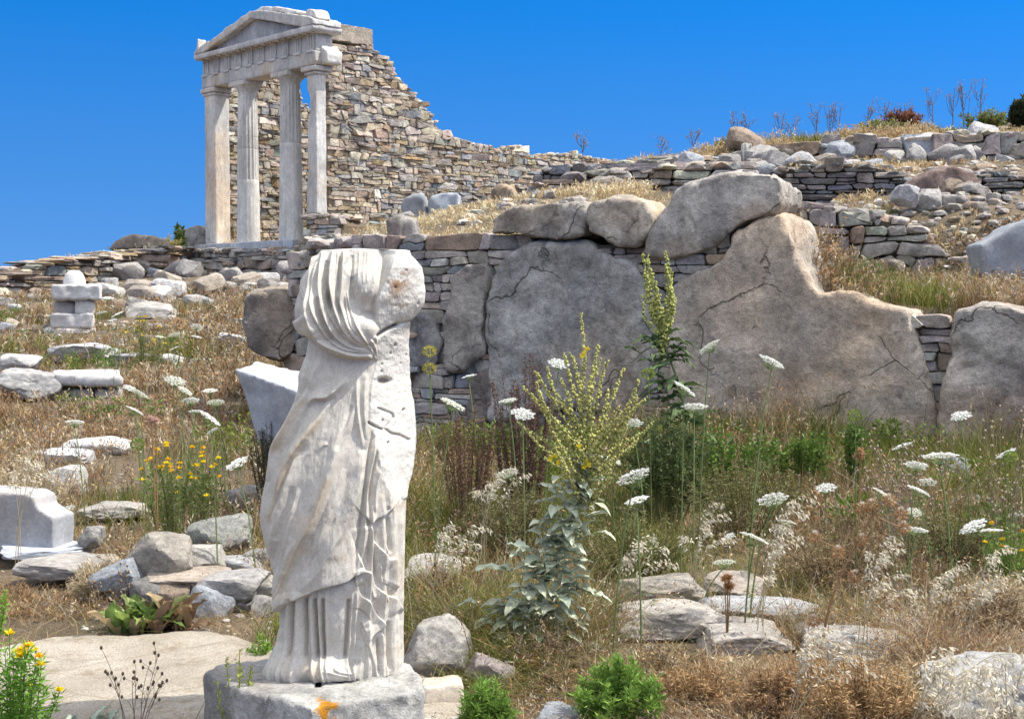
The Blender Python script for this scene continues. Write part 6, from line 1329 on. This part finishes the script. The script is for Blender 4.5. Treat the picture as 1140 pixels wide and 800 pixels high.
# wild oats: arching stems with rows of pale hanging spikelets
def oats(label, stems_, Y, seed, size=.024):
    rg = np.random.default_rng(seed); x0, y0 = stems_[0][0]; g = P(x0, y0, Y); g.z = gz(g.x, g.y); root = empty('wild_oats', tuple(g), label, 'plant', 'wild oats'); G_ = np.array(g); sm, hm = MB(), MB()
    for s_ in stems_:
        dy0 = rg.uniform(-.2, .2); pts = smoothline3([np.array(P(x, y, Y + dy0)) - G_ for x, y in s_]); pts[0][2] = min(pts[0][2], .02); tube(sm, pts, .0022, .001, 3, (.52, .44, .28))
        m_ = len(pts); n = 46; t = rg.uniform(.30, 1, n) * (m_ - 1); j = t.astype(int).clip(0, m_ - 2); f = (t - j)[:, None]; q = pts[j] * (1 - f) + pts[j + 1] * f + rg.normal(0, .012, (n, 3))
        tan_ = (pts[j + 1] - pts[j]); tan_ /= np.linalg.norm(tan_, axis=1)[:, None] + 1e-9
        d = tan_ * .5 + rg.normal(0, .28, (n, 3)) + [.1, 0, -.75]; c = np.array([.74, .68, .54]) * rg.uniform(.75, 1.15, (n, 1))
        flakes(hm, q, d, size * rg.uniform(.7, 1.2, n), size * .27, c.clip(0, .85), rg); flakes(hm, q, d + rg.normal(0, .25, (n, 3)), size * rg.uniform(.7, 1.3, n), size * .2, c.clip(0, .85), rg)
    sm.build('stems', M['straw'], parent=root, org=(0, 0, 0)); hm.build('spikelets', M['straw'], parent=root, org=(0, 0, 0), smooth=False)
def fan_(x0, y0, tips, seed):
    r = random.Random(seed); return [[(x0 + r.uniform(-6, 6), y0), ((x0 * 2 + tx) / 3, (y0 + ty * 2) / 3 + r.uniform(-10, 10)), ((x0 + tx * 2) / 3, ty - r.uniform(0, 6) + 4), (tx, ty)] for tx, ty in tips]
oats('bright oat heads above the tan rounded rock', fan_(845, 690, [(906, 556), (898, 572), (890, 560), (880, 590), (870, 612), (893, 600), (860, 640), (868, 585)], 1), 6.2, 81)
oats('oat heads arching right of the rusty thistle', fan_(960, 700, [(1000, 600), (990, 625), (1010, 640), (985, 650), (1022, 660), (970, 618), (1030, 680), (1004, 612)], 2), 6.0, 82)
oats('large oat heads over the whitish corner rock', fan_(1010, 830, [(1080, 735), (1110, 742), (1140, 752), (1060, 728), (1130, 770), (1095, 760), (1150, 730), (1050, 750), (1040, 770)], 3), 4.6, 83, .028)
oats('oat heads in the grass at the far right', fan_(1080, 700, [(1128, 610), (1140, 640), (1110, 625), (1120, 650), (1100, 660)], 4), 6.0, 84)
oats('pale oat heads just right of the statue\'s skirt', fan_(480, 660, [(505, 586), (515, 600), (497, 598), (524, 620), (535, 606), (510, 632), (545, 590)], 5), 6.4, 85)
oats('oat heads in the middle of the field', fan_(770, 640, [(800, 560), (812, 575), (790, 590), (760, 600), (820, 600)], 6), 7.0, 86)
oats('oat heads hanging left of the big mullein', fan_(540, 600, [(575, 524), (560, 530), (545, 540), (528, 545), (590, 530)], 7), 7.0, 87)
oats('oat heads rising at the bottom edge between the two dry shrubs', fan_(880, 810, [(930, 700), (945, 716), (915, 712), (960, 730), (900, 724), (975, 748)], 8), 5.0, 88)
oats('oat heads behind the cracked pale rock', fan_(1030, 720, [(1075, 630), (1060, 640), (1090, 652), (1045, 655), (1100, 670), (1020, 668)], 9), 6.2, 89)
oats('oat heads before the broad green patch of the field', fan_(690, 690, [(730, 600), (742, 612), (715, 606), (752, 628), (700, 622)], 10), 6.6, 90)
oats('oat heads at the left edge of the left meadow', fan_(20, 600, [(44, 520), (30, 512), (58, 530), (12, 524)], 11), 7.6, 91)
# dark dry stalks on the skyline and one by the temple
def sky_stalk(label, px, py_top, Y, seed, h_px, col=(.24, .19, .15), n=8):
    rg = np.random.default_rng(seed); p = P(px, py_top, Y); g = Vector((p.x, p.y, gz(p.x, p.y))); H_ = max(p.z - g.z, .3); root = empty('dry_stalk', tuple(g), label, 'plant', 'dry stalks on the skyline'); sm = MB(); k = Y / F
    tube(sm, bez((0, 0, 0), (rg.uniform(-.05, .05), 0, H_ * .5), (rg.uniform(-.1, .1), 0, H_), 6), .010, .006, 4, col)
    hp = h_px * k
    for i in range(n):
        z = H_ - hp * rg.uniform(.15, .75); a = rg.choice([-1, 1]); e = np.array([a * rg.uniform(.03, .13), rg.uniform(-.08, .08), z + hp * rg.uniform(.25, .5)]); tube(sm, bez((0, 0, z), (e[0] * .8, e[1], z + .03), e, 5), .006, .004, 3, col)
        m_ = 10; flakes(sm, e + rg.normal(0, .03, (m_, 3)), rg.normal(0, 1, (m_, 3)), .05, .015, col, rg)
    sm.build('stalk', M['straw'], parent=root, org=(0, 0, 0))
for i, (x, y, Y, h, lab) in enumerate(((648, 152, 24, 26, 'lone dry stalk on the skyline above the dark drystone wall'), (735, 158, 26, 18, 'short dry stalk on the skyline, left of the ridge group'), (773, 144, 26, 26, 'dry stalk on the skyline left of the tall reddish one'), (820, 130, 26, 34, 'branched dry stalk where the ridge starts to rise'), (832, 134, 26, 28, 'dry stalk touching the branched one'),
    (868, 128, 26, 32, 'dry stalk in the middle of the ridge'), (908, 124, 26, 30, 'dry stalk left of the forked pair on the ridge'), (924, 122, 26, 34, 'forked dry stalk on the ridge'), (932, 120, 26, 32, 'dry stalk right beside the forked one'), (966, 118, 26, 26, 'short dry stalk left of the brown skyline rock'), (984, 114, 26, 30, 'dry stalk above the brown skyline rock'),
    (1038, 106, 26, 38, 'slender dry stalk right of the brown skyline rock'), (1062, 98, 26, 50, 'left stalk of the tallest trio on the skyline'), (1074, 96, 26, 54, 'middle stalk of the tallest trio on the skyline'), (1090, 98, 26, 50, 'right stalk of the tallest trio on the skyline'), (1008, 120, 26, 22, 'low dry stalk hiding in the skyline grass'), (882, 136, 26, 20, 'small dry stalk low on the ridge'))):
    sky_stalk(lab, x, y, Y, 90 + i, h)
bush('slim green spire on the skyline left of the temple', 201, 280, 12, 46, 39, (.16, .22, .06), 700, .12, .05, name='shrub', cat='plant', seed=95, stems=16)
bush('yellow straw tuft at the top of the slab wall', 185, 282, 40, 20, 38.5, (.45, .38, .14), 900, .16, .03, name='shrub', cat='plant', seed=96, stems=30)
bush('green shrub on the ridge in the upper right corner', 1100, 140, 60, 20, 26, (.18, .20, .06), 1500, .10, .03, name='shrub', cat='bush', seed=97, stems=40)
bush('green shrub on the ridge above the upper terrace', 980, 146, 60, 14, 25.5, (.20, .22, .07), 1200, .10, .03, name='shrub', cat='bush', seed=98, stems=40)
bush('small green shrub where the ridge begins', 806, 168, 22, 14, 25, (.12, .17, .04), 700, .10, .03, name='shrub', cat='bush', seed=99, stems=20)
bush('pale green herb clump on the ledge above the L shaped outcrop', 965, 312, 50, 30, 12.6, (.24, .28, .12), 1500, .04, .012, name='shrub', cat='plant', seed=100, stems=30)

for i, (x, yb, w, h, Y, c, lab) in enumerate(((610, 760, 120, 60, 5.7, (.30, .22, .14), 'grey brown tangle of dead stems right of the mullein foot'), (780, 800, 120, 70, 5.2, (.40, .26, .13), 'rusty dry tangle right of the larger needle leaved bush'), (640, 700, 110, 50, 6.6, (.24, .22, .10), 'olive tangle of low stems behind the mullein'),
    (860, 800, 90, 60, 5.0, (.36, .23, .12), 'brown tangle below the flat tan slab'), (1100, 700, 120, 60, 6.2, (.34, .25, .15), 'dry brown tangle above the whitish corner rock'), (700, 620, 150, 60, 7.4, (.19, .19, .07), 'olive brown patch of weeds in the middle of the field'), (930, 640, 160, 70, 7.2, (.27, .20, .11), 'brown patch of weeds behind the rusty thistle'),
    (560, 590, 120, 60, 7.8, (.20, .17, .08), 'dark weeds between the statue and the big mullein'), (1060, 620, 120, 70, 7.6, (.22, .20, .09), 'olive weeds before the reddish boulder'), (830, 560, 170, 60, 8.4, (.20, .19, .08), 'weeds in front of the L shaped outcrop'), (620, 790, 90, 44, 5.4, (.26, .20, .10), 'brown tangle around the larger needle leaved bush'), (960, 790, 160, 60, 4.9, (.42, .28, .14), 'golden tangle at the bottom edge left of the whitish rock'), (740, 760, 120, 50, 5.6, (.32, .24, .14), 'grey brown weeds before the widest pale slab'))):
    bush(lab, x, yb, w, h, Y, c, 7000, .028, .005, name='dry_bush', seed=120 + i, stems=90, stemcol=tuple(k * .8 for k in c), material='straw', up=.4, rnd=.5)
bush('dark round bush on the skyline at the right edge', 1138, 130, 28, 22, 25, (.04, .05, .02), 2600, .10, .04, seed=140, stems=60, stemcol=(.05, .04, .03))
bush('rusty brown dead shrub on the grassy skyline', 1006, 136, 44, 14, 26, (.24, .11, .07), 1800, .09, .03, name='dry_bush', seed=141, stems=60, stemcol=(.2, .1, .06), material='straw')
oats('second spray of large oat heads over the whitish corner rock', fan_(1120, 850, [(1090, 748), (1120, 736), (1148, 742), (1070, 760), (1100, 775), (1135, 790), (1060, 790), (1085, 792)], 14), 4.3, 93, .028)
for i, (x, yb, w, h, Y, lab) in enumerate(((1040, 790, 120, 60, 5.0, 'pale straw clump left of the whitish corner rock'), (820, 770, 110, 40, 5.5, 'pale straw clump below the rock group'), (1110, 690, 90, 60, 6.4, 'pale straw clump above the whitish corner rock'), (30, 560, 110, 70, 8.4, 'pale straw clump behind the notched marble block'), (110, 660, 80, 40, 7.0, 'pale straw clump left of the stone heap'))):
    bush(lab, x, yb, w, h, Y, (.58, .48, .31), 3000, .034, .005, name='straw_clump', cat='grass clump', seed=160 + i, stems=110, stemcol=(.52, .43, .27), material='straw', up=.9, rnd=.4)
